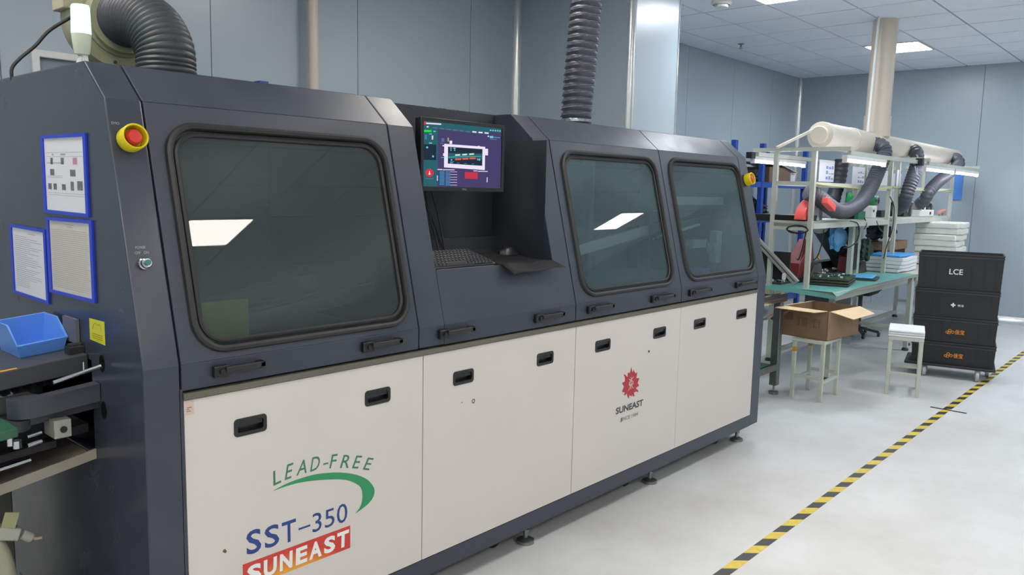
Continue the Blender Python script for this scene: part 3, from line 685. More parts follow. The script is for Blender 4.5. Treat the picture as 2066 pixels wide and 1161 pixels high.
# mouse, mat
t = thing('computer_mouse', 'black computer mouse beside the keyboard in the niche', 'mouse', (2.475, 2.2, 1.19))
m = MB(); pr = [(0,0)]
NX, NY = 9, 7; vs = []
for i in range(NX+1):
    for j in range(NY+1):
        a = i/NX; b = j/NY*2-1; wd = .030*math.sqrt(max(0, 1-(2*a-1)**6))*(.9+.1*math.sin(a*PI)); 
        zz = .004+.034*math.sin(PI*min(1, a*.85+.1))*(1-abs(b)**2.6*.85)
        vs.append((2.465+.105*a, 2.25+b*wd, 1.224+zz if abs(b) < .99 else 1.222))
m.add(vs, [(i*(NY+1)+j, (i+1)*(NY+1)+j, (i+1)*(NY+1)+j+1, i*(NY+1)+j+1) for i in range(NX) for j in range(NY)])
m.build('shell', M_black, t); MB().cyl((2.497, 2.247, 1.254), (2.497, 2.253, 1.254), .008, 12).build('scroll_wheel', M_rubber, t)
m = MB(); pts = []
P0 = [(2.29, 2.30, 1.232), (2.285, 2.16, 1.209), (2.275, 2.068, 1.209), (2.275, 2.052, 1.207), (2.29, 2.012, 1.175)]
P1 = [(2.59, 2.30, 1.232), (2.59, 2.16, 1.209), (2.592, 2.068, 1.209), (2.592, 2.05, 1.206), (2.60, 2.005, 1.188)]
A = smooth_path(P0, 4); B = smooth_path(P1, 4); n = len(A)
rows = 8; vs = [A[i].lerp(B[i], k/rows)+Vector((0, 0, .0 if i < 9 else .004*math.sin(k*1.3))) for i in range(n) for k in range(rows+1)]
m.add(vs, [(i*(rows+1)+k, i*(rows+1)+k+1, (i+1)*(rows+1)+k+1, (i+1)*(rows+1)+k) for i in range(n-1) for k in range(rows)])
o = m.build('mouse_mat', M_blackm, None); o.modifiers.new('solid', 'SOLIDIFY').thickness = .003
tag(o, 'dark grey mouse mat hanging over the niche edge of the machine', 'mouse mat')
m = MB().tube(smooth_path([(2.25,2.17,1.222),(2.262,2.16,1.226),(2.275,2.165,1.222),(2.262,2.172,1.22)], 5), .0014, 5).tube(smooth_path([(2.262,2.13,1.205),(2.285,2.122,1.212),(2.287,2.112,1.206),(2.27,2.11,1.2)], 5), .0016, 5)
tag(m.build('cord_loop', mat('lime_cord', (200, 205, 110), .5), None), 'small pale yellow cord loops beside the keyboard', 'cord')
m = MB()
for pth in ([(2.17,2.39,1.50),(2.19,2.38,1.38),(2.22,2.37,1.28),(2.21,2.33,1.20)], [(2.20,2.40,1.52),(2.24,2.39,1.40),(2.25,2.36,1.27),(2.20,2.30,1.2)], [(2.14,2.4,1.50),(2.17,2.38,1.42),(2.23,2.385,1.33),(2.27,2.36,1.2)]):
    m.tube(smooth_path(pth, 6), .004, 6)
tag(m.build('monitor_cables', M_rubber, None), 'bunch of thin black cables hanging behind the monitor', 'cables')
m = MB()
for i in range(26):
    c = Vector((2.30+random.random()*.16, 2.5+random.random()*.02, ZT+.0)); m.obox(c+Vector((0,0,.003)), (.008+random.random()*.01, .01, .006+random.random()*.012), Matrix.Rotation(random.random(), 3, 'Y'))
tag(m.build('roof_debris', mat('crumb_grey', (110, 112, 105), .9), None), 'crumbs of grey sealing foam lying on the machine roof edge', 'debris', kind='stuff')

# framed notices on the end panel (plane facing left)
def notice(name, label, ya, yb, z0, z1, paper, dz=0):
    # ya = far side, yb = near side (smaller y); dz tilts the sheet
    t = thing(name, label, 'notice', (XL, (ya+yb)/2, z0))
    T = lambda a, b, d: (XL-.006+d, ya+(yb-ya)*a, z0+(z1-z0)*b+dz*a)
    m = MB(); holed(m, [(0,0),(1,0),(1,1),(0,1)], [[(.055,.042),(.945,.042),(.945,.958),(.055,.958)]], T, .0055); m.build('frame', M_bframe, t, smooth=False)
    m = MB(); m.add([T(.05,.04,.004), T(.95,.04,.004), T(.95,.96,.004), T(.05,.96,.004)], [(0,1,2,3)]); m.build('sheet', paper, t, smooth=False)
    return t, lambda a, b: T(.055+.89*a, .042+.916*b, .0036)
def pq(m, F, a0, a1, b0, b1): m.add([F(a0,b0), F(a1,b0), F(a1,b1), F(a0,b1)], [(0,1,2,3)])
t, F = notice('framed_notice', 'blue framed white sheet with small photos, topmost on the end panel', 2.652, 2.318, 1.398, 1.626, M_paper, -.002)
M_line = mat('print_grey', (150, 152, 160), .5); M_ph = mat('print_photo', (105, 112, 112), .5, var=.5, scale=90); M_pink = mat('print_pink', (190, 130, 160), .5)
m = MB()
for b in (.80, .745, .245, .215): pq(m, F, .05, .96, b, b+.004)
for a, b in ((.42, .765),): pq(m, F, a, a+.12, b, b+.02)
for b in (.66, .655, .48, .46): pq(m, F, .05, .45, b, b+.004)
m.build('print', M_line, t, smooth=False)
m = MB()
for a, b, w_, h in ((.15,.64,.065,.09),(.42,.64,.075,.09),(.13,.49,.11,.085),(.64,.48,.13,.09),(.06,.29,.095,.085),(.20,.29,.09,.085),(.42,.29,.10,.08),(.64,.29,.08,.12),(.80,.30,.13,.12)): pq(m, F, a, a+w_, b, b+h)
m.build('print', M_ph, t, smooth=False)
m = MB(); pq(m, F, .72, .82, .64, .73); pq(m, F, .2, .24, .765, .785); m.build('print', M_pink, t, smooth=False)
t, F = notice('framed_notice', 'blue framed cream sheet of dense text, lower right on the end panel', 2.640, 2.300, 1.158, 1.386, M_paper2, .003)
M_line2 = mat('print_line_faint', (168, 162, 150), .5)
m = MB()
for k in range(30): pq(m, F, .04+.01*random.random(), .9+.06*random.random(), .06+.028*k, .066+.028*k)
pq(m, F, .4, .62, .95, .96); pq(m, F, .44, .58, .925, .935); m.build('print', M_line2, t, smooth=False)
t, F = notice('framed_notice', 'blue framed white sheet of grey text, lower left on the end panel', 2.972, 2.652, 1.122, 1.350, M_paper, -.004)
m = MB()
for k in range(26): pq(m, F, .06, .35+.58*random.random(), .10+.031*k, .106+.031*k)
pq(m, F, .5, .72, .93, .938); m.build('print', M_line, t, smooth=False)

# infeed conveyor end
def inc(x, z, s=.09): return z+(x-.88)*s      # rises towards the machine
t = thing('infeed_conveyor', 'dark infeed conveyor end sticking out of the machine on the left', 'conveyor', (.6, 2.6, .7))
def wedge(m, x0, x1, y0, y1, z0, z1, s=.09):
    return m.add([(x0,y0,inc(x0,z0,s)),(x1,y0,inc(x1,z0,s)),(x1,y1,inc(x1,z0,s)),(x0,y1,inc(x0,z0,s)),(x0,y0,inc(x0,z1,s)),(x1,y0,inc(x1,z1,s)),(x1,y1,inc(x1,z1,s)),(x0,y1,inc(x0,z1,s))],
     [(3,2,1,0),(4,5,6,7),(0,1,5,4),(1,2,6,5),(2,3,7,6),(3,0,4,7)])
m = MB(); wedge(m, .10, .878, 2.375, 2.72, .958, 1.008); m.build('top_cover', mat('cover_grey', (58, 60, 66), .45, var=.08), t, bevel=.003)
MB().box(.869, .8785, 2.43, 2.53, 1.03, 1.10).build('bracket_plate', mat('plate_grey', (96, 98, 106), .5), t)
MB().box(.84, .878, 2.40, 2.44, 1.006, 1.026).cyl((.842,2.42,1.026),(.875,2.42,1.026),.010,10).build('latch_block', M_blackm, t)
m = MB(); m.prism([(x, z) for x, z in [(.10,.85),(.72,.868),(.745,.88),(.755,.905),(.735,.925),(.70,.93),(.10,.90)]], 'y', 2.36, 2.40)
m = MB(); wedge(m, .70, .878, 2.30, 2.34, .885, .935); m.cyl((.70, 2.34, .870), (.70, 2.34, .920), .04, 24); m.build('side_rail', mat('rail_grey', (62, 66, 74), .4, var=.1), t)
m = MB(); wedge(m, .66, .90, 2.32, 2.40, .862, .882); m.cyl((.67, 2.34, .838), (.67, 2.34, .866), .042, 24); m.build('lower_rail', M_navy_in, t)
m = MB()
for i in range(9): m.cyl((.60+.03*i, 2.46, inc(.60+.03*i, .93)), (.60+.03*i, 2.52, inc(.60+.03*i, .93)), .012, 10); m.box(.598+.03*i, .606+.03*i, 2.43, 2.44, inc(.6+.03*i, .93), inc(.6+.03*i, .945))
m.build('conveyor_chain', M_blackm, t)['kind'] = 'stuff'
MB().cyl((.745, 2.255, .968), (.866, 2.255, .994), .0055, 12).build('steel_rod', M_chrome, t)
MB().cyl((.86, 2.36, .96), (.86, 2.36, .99), .004, 8).build('bolt', M_chrome, t)
m = MB(); T3 = lambda x0, x1, y0, y1, z0, z1: wedge(m, x0, x1, y0, y1, z0, z1, .17)
T3(.615, .885, 2.350, 2.356, .706, .735); T3(.615, .885, 2.356, 2.75, .706, .712); T3(.615, .621, 2.356, 2.75, .712, .735); m.build('drip_tray', mat('tray_grey', (150, 142, 130), .5), t)
MB().cyl((.30, 2.38, .70), (.62, 2.38, .722), .010, 16).cyl((.62, 2.38, .722), (.72, 2.38, .735), .008, 16).cyl((.61,2.38,.7213),(.63,2.38,.7227),.014,16).build('air_cylinder', M_chrome, t)
m = MB().box(.752, .795, 2.285, 2.36, .806, .855); b = m.build('bearing_block', mat('zinc', (160, 160, 150), .4, metal=.4), t, bevel=.001)
MB().cyl((.775, 2.282, .829), (.775, 2.2845, .829), .009, 16).build('bore_hole', M_black, b)
m = MB().cyl((.66,2.33,.80),(.66,2.33,.85),.010,12).cyl((.70,2.33,.79),(.735,2.33,.795),.006,10).cyl((.70,2.33,.815),(.735,2.33,.82),.006,10).cyl((.675,2.33,.79),(.675,2.33,.81),.012,12); m.build('fittings', M_chrome, t)
m = MB(); wedge(m, .30, .88, 2.40, 2.9, .775, .80); wedge(m, .30, .78, 2.36, 2.40, .77, .79); m.build('cross_member', M_blackm, t)
wedge(MB(), 0, 0, 0, 0, 0, 0)
m = MB(); wedge(m, .40, .648, 2.22, 2.34, .872, .895); o = m.build('circuit_board', M_pcb, t, bevel=.002)
m = MB().box(.30, .74, 2.62, 3.1, .0, .69); m.build('stand_cabinet', mat('cabinet_dark', (70, 68, 66), .5, var=.1), t, bevel=.004)
# blue parts bin, orange tag strip
t = thing('parts_bin', 'blue plastic parts bin on the infeed conveyor cover', 'bin', (.80, 2.57, 1.0))
def IZ(x): return inc(x, 1.008)
bz = IZ(.72); m = MB()
# outer shell: back high, front low lip; open front towards +x
def pan(m, pts, th=.0035):
    a, b, c, d = [Vector(p) for p in pts]; n = (b-a).cross(d-a).normalized()*th
    m.add([a,b,c,d,a+n,b+n,c+n,d+n], [(0,1,2,3),(7,6,5,4),(0,4,5,1),(1,5,6,2),(2,6,7,3),(3,7,4,0)])
bx0, bx1, by0, by1 = .735, .866, 2.488, 2.665
B = lambda x, y, z: (x, y, IZ(x)+z)
yb_ = by0+.012; M_bin = mat('bin_plastic_blue', (92, 146, 226), .35)
pan(m, [B(bx0+.008,yb_,.001), B(bx1-.008,yb_,.001), B(bx1-.008,by1-.006,.001), B(bx0+.008,by1-.006,.001)])      # floor
pan(m, [B(bx0+.008,yb_,0), B(bx1-.008,yb_,0), B(bx1-.002,by0,.036), B(bx0+.002,by0,.036)])                    # low front lip
pan(m, [B(bx0+.008,by1-.006,0), B(bx1-.008,by1-.006,0), B(bx1,by1,.085), B(bx0,by1,.085)])                    # back
for xa, xb, k in ((bx0+.008, bx0, 1), (bx1-.008, bx1, -1)):
    m.add([B(xa,yb_,0), B(xa,by1-.006,0), B(xb,by1,.085), B(xb,by0+.075,.085), B(xb,by0,.036), B(xa+.003*k,yb_,0), B(xa+.003*k,by1-.006,0), B(xb+.003*k,by1,.085), B(xb+.003*k,by0+.075,.085), B(xb+.003*k,by0,.036)],
          [(0,1,2,3,4),(9,8,7,6,5),(0,5,6,1),(1,6,7,2),(2,7,8,3),(3,8,9,4),(4,9,5,0)])
m.build('tub', M_bin, t)
m = MB().tube([B(bx0,by0,.036), B(bx1,by0,.036), B(bx1,by0+.075,.085), B(bx1,by1,.085), B(bx0,by1,.085), B(bx0,by0+.075,.085)], .0032, 6, closed=True); m.build('rim', M_bin, t)
m = MB(); m.add([B(.640,2.380,.001), B(.70,2.378,.001), B(.702,2.388,.001), B(.67,2.392,.001), B(.645,2.40,.001)], [(0,1,2,3,4)])
o = m.build('paper_tag', M_brass, None, smooth=False); o.modifiers.new('solid', 'SOLIDIFY').thickness = .001; tag(o, 'small orange tag lying before the blue parts bin', 'tag')
# small valve with tag at the bottom left
t = thing('valve_box', 'pale grey valve box with a paper tag low at the left edge', 'valve', (.66, 2.55, .5))
m = MB().obox((.655, 2.42, .535), (.075, .05, .035), Matrix.Rotation(.35, 3, 'Y')); m.cyl((.70, 2.42, .515), (.725, 2.42, .495), .014, 14); m.build('body', mat('valve_grey', (165, 168, 155), .5), t, bevel=.004)
MB().obox((.668, 2.40, .567), (.036, .001, .05), Matrix.Rotation(.3, 3, 'Y')).build('paper_tag', mat('tag_paper', (160, 160, 120), .6), t)
MB().tube(smooth_path([(.722,2.42,.498),(.735,2.42,.490),(.75,2.42,.488)], 4), .004, 8).build('pipe_stub', mat('skin_pipe', (190, 165, 150), .5), t)
m = MB().tube(smooth_path([(.60,2.44,.54),(.64,2.42,.50),(.655,2.40,.42),(.66,2.38,.3),(.66,2.36,.1),(.6,2.36,.02)], 8), .022, 14); m.build('hose', mat('hose_beige', (150, 150, 130), .5), t)
MB().box(.62, .66, 2.44, 2.62, .5, .53).build('mounting_arm', M_blackm, t)

# ---------------- blower with flexible ducts
t = thing('exhaust_blower', 'beige round exhaust blower standing on the machine roof', 'blower', (1.12, 3.0, ZT))
bc = Vector((1.24, 2.93, 2.045)); ax = Vector((-.10, -1, 0)).normalized()
MB().lathe([(0, -.10), (.162, -.10), (.168, -.09), (.168, .0), (.162, .012), (0, .012)], bc, ax, 48).build('volute', M_beige, t)
MB().lathe([(.122, .012), (.122, .022), (.112, .026), (.112, .05), (.092, .05), (.092, .012)], bc, ax, 40).build('inlet_ring', M_beige, t)
for k in range(8):
    a = 2*PI*k/8+.2; x = ax.cross(Vector((0,0,1))).normalized(); p = bc+(x*math.cos(a)+Vector((0,0,1))*math.sin(a))*.145
    MB().cyl(p+ax*.012, p+ax*.018, .006, 8).build('bolt', M_ink, t)
MB().box(1.055, 1.12, 2.93, 3.03, 2.06, 2.32).build('outlet_box', mat('blower_beige2', (168, 162, 138), .5), t, bevel=.004)
MB().box(1.14, 1.34, 2.96, 3.08, ZT, 1.90).build('mounting_foot', M_beige, t)
MB().cyl((1.235, 3.03, 2.055), (1.255, 3.25, 2.055), .075, 24).build('motor', M_grayp, t)
m = MB(); corrugated(m, [(1.235, 2.91, 2.045), (1.235, 2.86, 2.045), (1.24, 2.78, 2.035), (1.253, 2.705, 1.995), (1.262, 2.66, 1.93), (1.262, 2.65, 1.86), (1.262, 2.65, 1.80)], .092, .015, .03, 36)
o = m.build('flexible_duct', M_hose2, None); tag(o, 'thick dark flexible duct bending from the blower into the machine roof', 'duct', 'flexible ducts')
m = MB().tube(smooth_path([(1.07, 2.9, 2.03), (1.0, 2.9, 1.975), (.955, 2.9, 1.92), (.91, 2.9, 1.875), (.885, 2.9, 1.84), (.886, 2.9, 1.80), (.9, 2.92, 1.815)], 8), .0055, 8)
tag(m.build('power_cable', M_rubber, None), 'black power cable looping left from the round blower', 'cable')
t = thing('flexible_duct', 'grey black flexible duct rising from the middle of the machine roof', 'duct', (3.56, 2.6, ZT), 'flexible ducts')
m = MB(); corrugated(m, [(3.425, 2.6, 1.85), (3.435, 2.6, 2.0), (3.46, 2.6, 2.25), (3.49, 2.6, 2.55), (3.53, 2.6, 2.9), (3.55, 2.6, 3.11)], .078, .036, .07, 28); m.build('hose', M_hose, t)
m = MB(); P = resample(smooth_path([Vector(p) for p in [(3.425, 2.6, 1.87), (3.435, 2.6, 2.0), (3.46, 2.6, 2.25), (3.49, 2.6, 2.55), (3.53, 2.6, 2.9), (3.55, 2.6, 3.09)]], 12), .004)
m.tube([p+Vector((math.cos(i*.698)*.0835, math.sin(i*.698)*.0835, 0)) for i, p in enumerate(P)], .0028, 4); m.build('wire_spiral', mat('spiral_grey', (120, 118, 128), .45), t)
MB().lathe([(.079, 0), (.079, .035), (.072, .035)], (3.425, 2.6, ZT), n=28).build('collar', M_black, t)
MB().lathe([(.081, .035), (.083, .037), (.083, .05), (.081, .052)], (3.425, 2.6, ZT), n=28).build('hose_clamp', M_chrome, t)
# thin pipe against the back wall, blue rack
m = MB().cyl((3.13, 4.52, 0), (3.12, 4.52, H-.002), .036, 24)
tag(m.build('pipe', M_pvc, None), 'vertical cream plastic pipe against the back wall', 'pipe')
t = thing('storage_rack', 'blue rack post top showing behind the dark machine roof', 'rack', (2.2, 4.2, 0))
for x in (1.92, 2.545): MB().box(x-.028, x+.028, 4.16, 4.22, 0, 2.075).build('post', M_blue, t)
for z in (.3, 1.0, 1.6): MB().box(1.948, 2.517, 4.17, 4.21, z, z+.05).box(1.9, 2.57, 4.225, 4.5, z+.05, z+.06).build('shelf', M_blue, t)

# outfeed stand on the far side of the machine
t = thing('outfeed_stand', 'grey aluminium outfeed stand beyond the right end of the machine', 'stand', (5.4, 2.6, 0))
for x, y in ((5.757, 2.425), (5.757, 2.95)):
    MB().box(x-.028, x+.028, y-.028, y+.028, .07, .70).build('leg', M_steel, t, bevel=.003)
    f_ = MB().cyl((x, y, .02), (x, y, .07), .008, 10).build('levelling_foot', M_steel, t)
    MB().lathe([(0,0),(.036,0),(.036,.022),(.01,.028),(0,.028)], (x, y, 0)).build('foot_pad', M_steel, f_)
m = MB()
for y in (2.40, 2.95):
    m.box(4.605, 5.80, y-.02, y+.02, .71, .735); m.box(4.605, 5.80, y-.014, y+.014, .735, .745); m.box(4.605, 5.80, y-.02, y+.02, .745, .77)
m.box(5.76, 5.80, 2.42, 2.93, .71, .75); m.build('rail', M_chrome, t)
MB().box(4.605, 5.74, 2.41, 2.96, .20, .215).box(4.605, 5.74, 2.40, 2.41, .19, .235).build('lower_shelf', M_steel, t)
MB().box(5.25, 5.70, 2.43, 2.7, .2152, .235).build('board_pile', M_pcb, t)
MB().box(4.63, 4.67, 2.98, 3.02, .0, .70).box(4.63, 4.67, 2.98, 3.02, .7, .71).build('leg', M_steel, t)

# ================================================================ BENCHES
def bench(name, label, x0, x1, post_x, mat_):
    y0, y1 = 2.20, 3.02
    t = thing(name, label, 'workbench', ((x0+x1)/2, 2.6, 0), 'steel workbenches')
    MB().box(x0, x1, y0, y1, .725, .75).build('tabletop', M_frame, t, bevel=.003)
    MB().box(x0+.1, x1-.1, y0+.04, y0+.06, .67, .725).box(x0+.1, x1-.1, y1-.06, y1-.04, .67, .725).build('apron', M_frame, t)
    for x, y in ((x0+.2, y0+.1), (x1-.05, y0+.03), (x0+.6, y1-.05), (x1-.05, y1-.03)):
        l = MB().box(x-.02, x+.02, y-.02, y+.02, .03, .725).build('leg', M_frame, t)
        MB().lathe([(0,0),(.032,0),(.032,.015),(.02,.03),(0,.03)], (x, y, 0), n=16).build('foot_pad', M_ink, l)
    MB().box(x0+.62, x1-.07, y1-.055, y1-.025, .05, .09).build('foot_rail', M_frame, t)
    MB().box(x1-.065, x1-.035, y0+.05, y1-.05, .2, .23).build('side_rail', M_frame, t)
    # upper structure
    for x in post_x:
        for y in (2.46, 2.77): MB().box(x-.018, x+.018, y-.018, y+.018, .75, 1.842).build('post', M_frame, t)
        MB().box(x-.018, x+.018, 2.478, 2.752, 1.575, 1.605).build('cross_bar', M_frame, t)
        MB().box(x-.018, x+.018, 2.478, 2.752, 1.215, 1.24).build('cross_bar', M_frame, t)
        MB().box(x-.02, x+.02, 2.18, 2.97, 1.842, 1.872).build('top_arm', M_frame, t)
    xa, xb = post_x[0]+.018, post_x[-1]-.018
    for y in (2.46, 2.77): MB().box(xa, xb, y-.015, y+.015, 1.57, 1.60).build('long_rail', M_frame, t)
    MB().box(xa-.036, xb+.036, 2.478, 2.752, 1.27, 1.29).box(xa, xb, 2.44, 2.478, 1.23, 1.275).box(xa, xb, 2.752, 2.78, 1.23, 1.275).build('shelf', M_frame, t)
    MB().box(xa, xb, 2.19, 2.215, 1.808, 1.842).box(xa, xb, 2.935, 2.96, 1.808, 1.842).build('lamp_rail', M_frame, t)
    return t
BA = bench('workbench', 'near grey steel workbench with teal mat behind the cardboard box', 6.30, 8.44, (6.35, 8.28), True)
BB = bench('workbench', 'far grey steel workbench holding the tall foam stack', 8.50, 10.72, (8.50+.018, 10.62), False)
# mat with a sagging front corner
m = MB(); vs = []; NXs = 20
for i in range(NXs+1):
    x = 6.27+(8.42-6.27)*i/NXs
    for j, y in enumerate((2.185, 2.22, 2.3, 2.6, 3.0)):
        sag = -.030*math.exp(-((x-6.27)/.25)**2) if j == 0 else 0
        vs.append((x, y+(.03*math.sin(x*5)*0), .7525+sag))
m.add(vs, [(i*5+j, (i+1)*5+j, (i+1)*5+j+1, i*5+j+1) for i in range(NXs) for j in range(4)])
m.add([(6.266, y, z) for y, z in ((2.19,.722),(2.3,.74),(2.5,.7525),(3.0,.7525))]+[(6.262, y, z) for y, z in ((2.19,.70),(2.3,.705),(2.55,.72),(3.0,.722))], [(0,1,5,4),(1,2,6,5),(2,3,7,6)])
o = m.build('bench_mat', M_matg, None); tag(o, 'teal green rubber mat covering the near workbench top', 'mat')
# fluorescent lamps
M_tube = emat('tube_glow', (242, 240, 255), TUBE_LIGHT)
def tube_lamp(x0, x1, y, z, label):
    t = thing('tube_lamp', label, 'lamp', ((x0+x1)/2, y, z), 'tube lamps over the benches')
    MB().box(x0, x1, y-.02, y+.02, z, z+.028).build('housing', M_white, t)
    for xe in (x0, x1-.02): MB().box(xe, xe+.02, y-.017, y+.017, z-.03, z).build('end_cap', M_white, t)
    MB().cyl((x0+.02, y, z-.014), (x1-.02, y, z-.014), .009, 12).build('glass_tube', M_tube, t)
tube_lamp(6.21, 7.15, 2.18, 1.775, 'lit tube lamp over the front edge of the near bench')
tube_lamp(8.34, 9.4, 2.18, 1.775, 'lit tube lamp over the front of the far bench, nearer half')
tube_lamp(9.44, 10.5, 2.18, 1.775, 'lit tube lamp over the front of the far bench, farther half')
tube_lamp(6.27, 7.35, 2.94, 1.775, 'lit tube lamp at the back of the near bench beside the machine')
MB().box(6.20, 6.27, 2.915, 2.965, 1.785, 1.835).build('lamp_plug', M_black, bpy.data.objects['tube_lamp.003'])
m = MB().box(8.15, 8.2, 2.15, 2.21, 1.79, 1.86).beam((8.2, 2.2, 1.85), (8.5, 2.3, 1.9), .015, .02); tag(m.build('clamp', M_black, None), 'black clamp between the two front tube lamps', 'clamp')

# big white manifold duct and riser
t = thing('ventilation_duct', 'cream plastic ventilation duct lying across both benches with a tall riser', 'duct', (8.2, 2.5, 1.98))
yd, zd, rd = 2.5, 1.978, .104
MB().lathe([(0,0),(.066,0),(.07,.004),(.07,.03),(rd,.035),(rd*1.04,.05),(rd*1.04,.12),(rd,.125)], (6.50, yd, zd), (1,0,0), 40).build('end_cap', M_pvc2, t)
MB().cyl((6.62, yd, zd), (10.75, yd, zd-.01), rd, 40).build('main_pipe', M_pvc2, t)
MB().lathe([(rd*1.0,0),(rd*1.045,0),(rd*1.045,.10),(rd*1.0,.10)], (7.18, yd, zd), (1,0,0), 40).build('coupling', M_pvc2, t)
MB().lathe([(rd*1.0,0),(rd*1.045,0),(rd*1.045,.42),(rd*1.0,.42)], (7.70, yd, zd), (1,0,0), 40).build('coupling', M_pvc2, t)
MB().cyl((7.90, yd, zd+.06), (7.93, yd, H-.002), .108, 40).build('riser_pipe', M_pvc, t)
MB().cyl((7.90, yd, zd+.07), (7.903, yd, zd+.26), .118, 40).build('socket', M_pvc, t)
MB().cyl((7.655, yd, 2.05), (7.73, yd, H-.002), .012, 12).build('conduit', M_white, t)
MB().beam((6.30, 2.75, 1.872), (6.62, 2.50, 2.07), .03, .02).build('strap', M_pvc2, t)
def bhose(pts, r, label, pitch=.035, amp=.09, mt=M_hose):
    m = MB(); corrugated(m, pts, r, pitch, amp, 20); tag(m.build('flexible_hose', mt, None), label, 'hose', 'flexible hoses over the benches')
bhose([(7.62,2.42,1.965),(7.62,2.36,1.95),(7.62,2.33,1.90),(7.58,2.33,1.82),(7.53,2.35,1.71),(7.42,2.36,1.58),(7.24,2.37,1.455),(7.0,2.385,1.385),(6.8,2.41,1.37),(6.58,2.43,1.43),(6.46,2.46,1.49),(6.38,2.52,1.52)], .062, 'black ribbed hose hanging in a U from the cream duct', .026)
bhose([(8.74,2.43,1.965),(8.66,2.36,1.95),(8.63,2.33,1.90),(8.66,2.34,1.79),(8.58,2.36,1.62),(8.55,2.38,1.50),(8.62,2.42,1.42),(8.70,2.5,1.37)], .062, 'black ribbed hose dropping from the middle of the cream duct', .03)
bhose([(10.42,2.43,1.955),(10.30,2.36,1.94),(10.27,2.33,1.88),(10.0,2.36,1.77),(9.64,2.38,1.66),(9.44,2.40,1.56),(9.45,2.44,1.47),(9.50,2.50,1.43)], .062, 'black ribbed hose from the far end of the cream duct', .03)
bhose([(8.02,2.84,1.84),(8.0,2.84,1.72),(7.95,2.84,1.60),(7.88,2.84,1.50),(7.86,2.84,1.40)], .066, 'dark ribbed hose hanging behind the bench papers', .05, .08, M_hose2)
bhose([(7.60,2.84,1.22),(7.72,2.84,1.15),(7.95,2.84,1.02),(8.12,2.84,.92),(8.25,2.84,.78)], .09, 'thick black ribbed hose below the shelf of the near bench', .04, .05, M_hose2)

# ================================================================ STOOLS, BOX, CRATES
def stool(cx, cy, label):
    t = thing('stool', label, 'stool', (cx, cy, 0), 'steel work stools')
    hx, hy = .155, .105
    for sx in (-1, 1):
        for sy in (-1, 1): MB().box(cx+sx*hx-.0135, cx+sx*hx+.0135, cy+sy*hy-.0135, cy+sy*hy+.0135, 0, .43).build('leg', M_frame, t, bevel=.002)
    for z in (.13,):
        for sy in (-1, 1): MB().box(cx-hx+.0135, cx+hx-.0135, cy+sy*hy-.009, cy+sy*hy+.009, z, z+.022).build('stretcher', M_frame, t)
        for sx in (-1, 1): MB().box(cx+sx*hx-.009, cx+sx*hx+.009, cy-hy+.0135, cy+hy-.0135, z+.03, z+.05).build('stretcher', M_frame, t)
    MB().box(cx-hx-.016, cx+hx+.016, cy-hy-.016, cy+hy+.016, .425, .45).build('seat', M_frame, t, bevel=.003)
    return t
sa = stool(5.925, 2.185, 'grey steel stool holding the open cardboard box')
for x, y in ((5.77, 2.29), (6.08, 2.29)): MB().box(x-.0145, x+.0145, y-.0145, y+.0145, .35, .385).build('tape_wrap', M_brass, sa)
sbb = stool(6.604, 1.708, 'grey steel stool with white foam seat pads before the crates')
for k, (dz, dx) in enumerate(((.451, 0), (.469, .004), (.487, -.003))):
    o = MB().box(6.432+dx, 6.776+dx, 1.585, 1.832, dz, dz+.0165).build('seat_pad', M_foam, None, bevel=.006)
    tag(o, ('lowest', 'middle', 'topmost')[k]+' of the white foam pads on the right stool', 'foam pad', 'foam pads on the stool')
def turn(root, P, deg):
    A = Matrix.Rotation(math.radians(deg), 4, 'Z'); P = Vector(P); root.location = P+(A @ (root.location-P)); root.rotation_euler.z += math.radians(deg)
turn(sbb, (6.449-.0, 1.603, 0), 15)
for o in [x for x in bpy.data.objects if x.name.startswith('seat_pad')]: turn(o, (6.449, 1.603, 0), 15)
# cardboard box with open flaps (slightly turned)
Rz = Matrix.Rotation(math.radians(-6), 3, 'Z')
bo = Vector((5.785, 2.065, .451)); BX, BYY, BZ = .505, .36, .215
def bp(a, b, c): return bo+Rz @ Vector((a, b, c))
t = thing('cardboard_box', 'open brown cardboard box with spread flaps on the left stool', 'box', (6.03, 2.24, .451))
def sheet(m, pts, th):
    a, b, c, d = [Vector(p) for p in pts]; n = (b-a).cross(d-a).normalized()*th
    m.add([a,b,c,d,a+n,b+n,c+n,d+n], [(0,1,2,3),(7,6,5,4),(0,4,5,1),(1,5,6,2),(2,6,7,3),(3,7,4,0)])
M_cardi = mat('cardboard_inner', (176, 146, 110), .85, var=.05, scale=9)
for pts in ([bp(0,0,0),bp(BX,0,0),bp(BX,0,BZ),bp(0,0,BZ)], [bp(BX,0,0),bp(BX,BYY,0),bp(BX,BYY,BZ),bp(BX,0,BZ)], [bp(BX,BYY,0),bp(0,BYY,0),bp(0,BYY,BZ),bp(BX,BYY,BZ)], [bp(0,BYY,0),bp(0,0,0),bp(0,0,BZ),bp(0,BYY,BZ)]):
    m = MB(); sheet(m, pts, -.004); m.build('side', M_card, t, smooth=False)
m = MB(); sheet(m, [bp(0,0,.001),bp(BX,0,.001),bp(BX,BYY,.001),bp(0,BYY,.001)], .004); m.build('bottom', M_card, t, smooth=False)
for nm, pts in (('flap', [bp(.03,0,BZ),bp(BX,0,BZ),(6.38,1.93,.610),(5.915,1.93,.615)]), ('flap', [bp(0,.01,BZ),bp(0,BYY,BZ),(5.63,2.40,.672),(5.63,2.115,.668)]),
                ('flap', [bp(.05,BYY,BZ),bp(BX,BYY,BZ),bp(BX,BYY+.05,BZ-.02),bp(.02,BYY+.16,BZ-.12)])):
    m = MB(); sheet(m, pts, .004); m.build(nm, M_cardl, t, smooth=False)
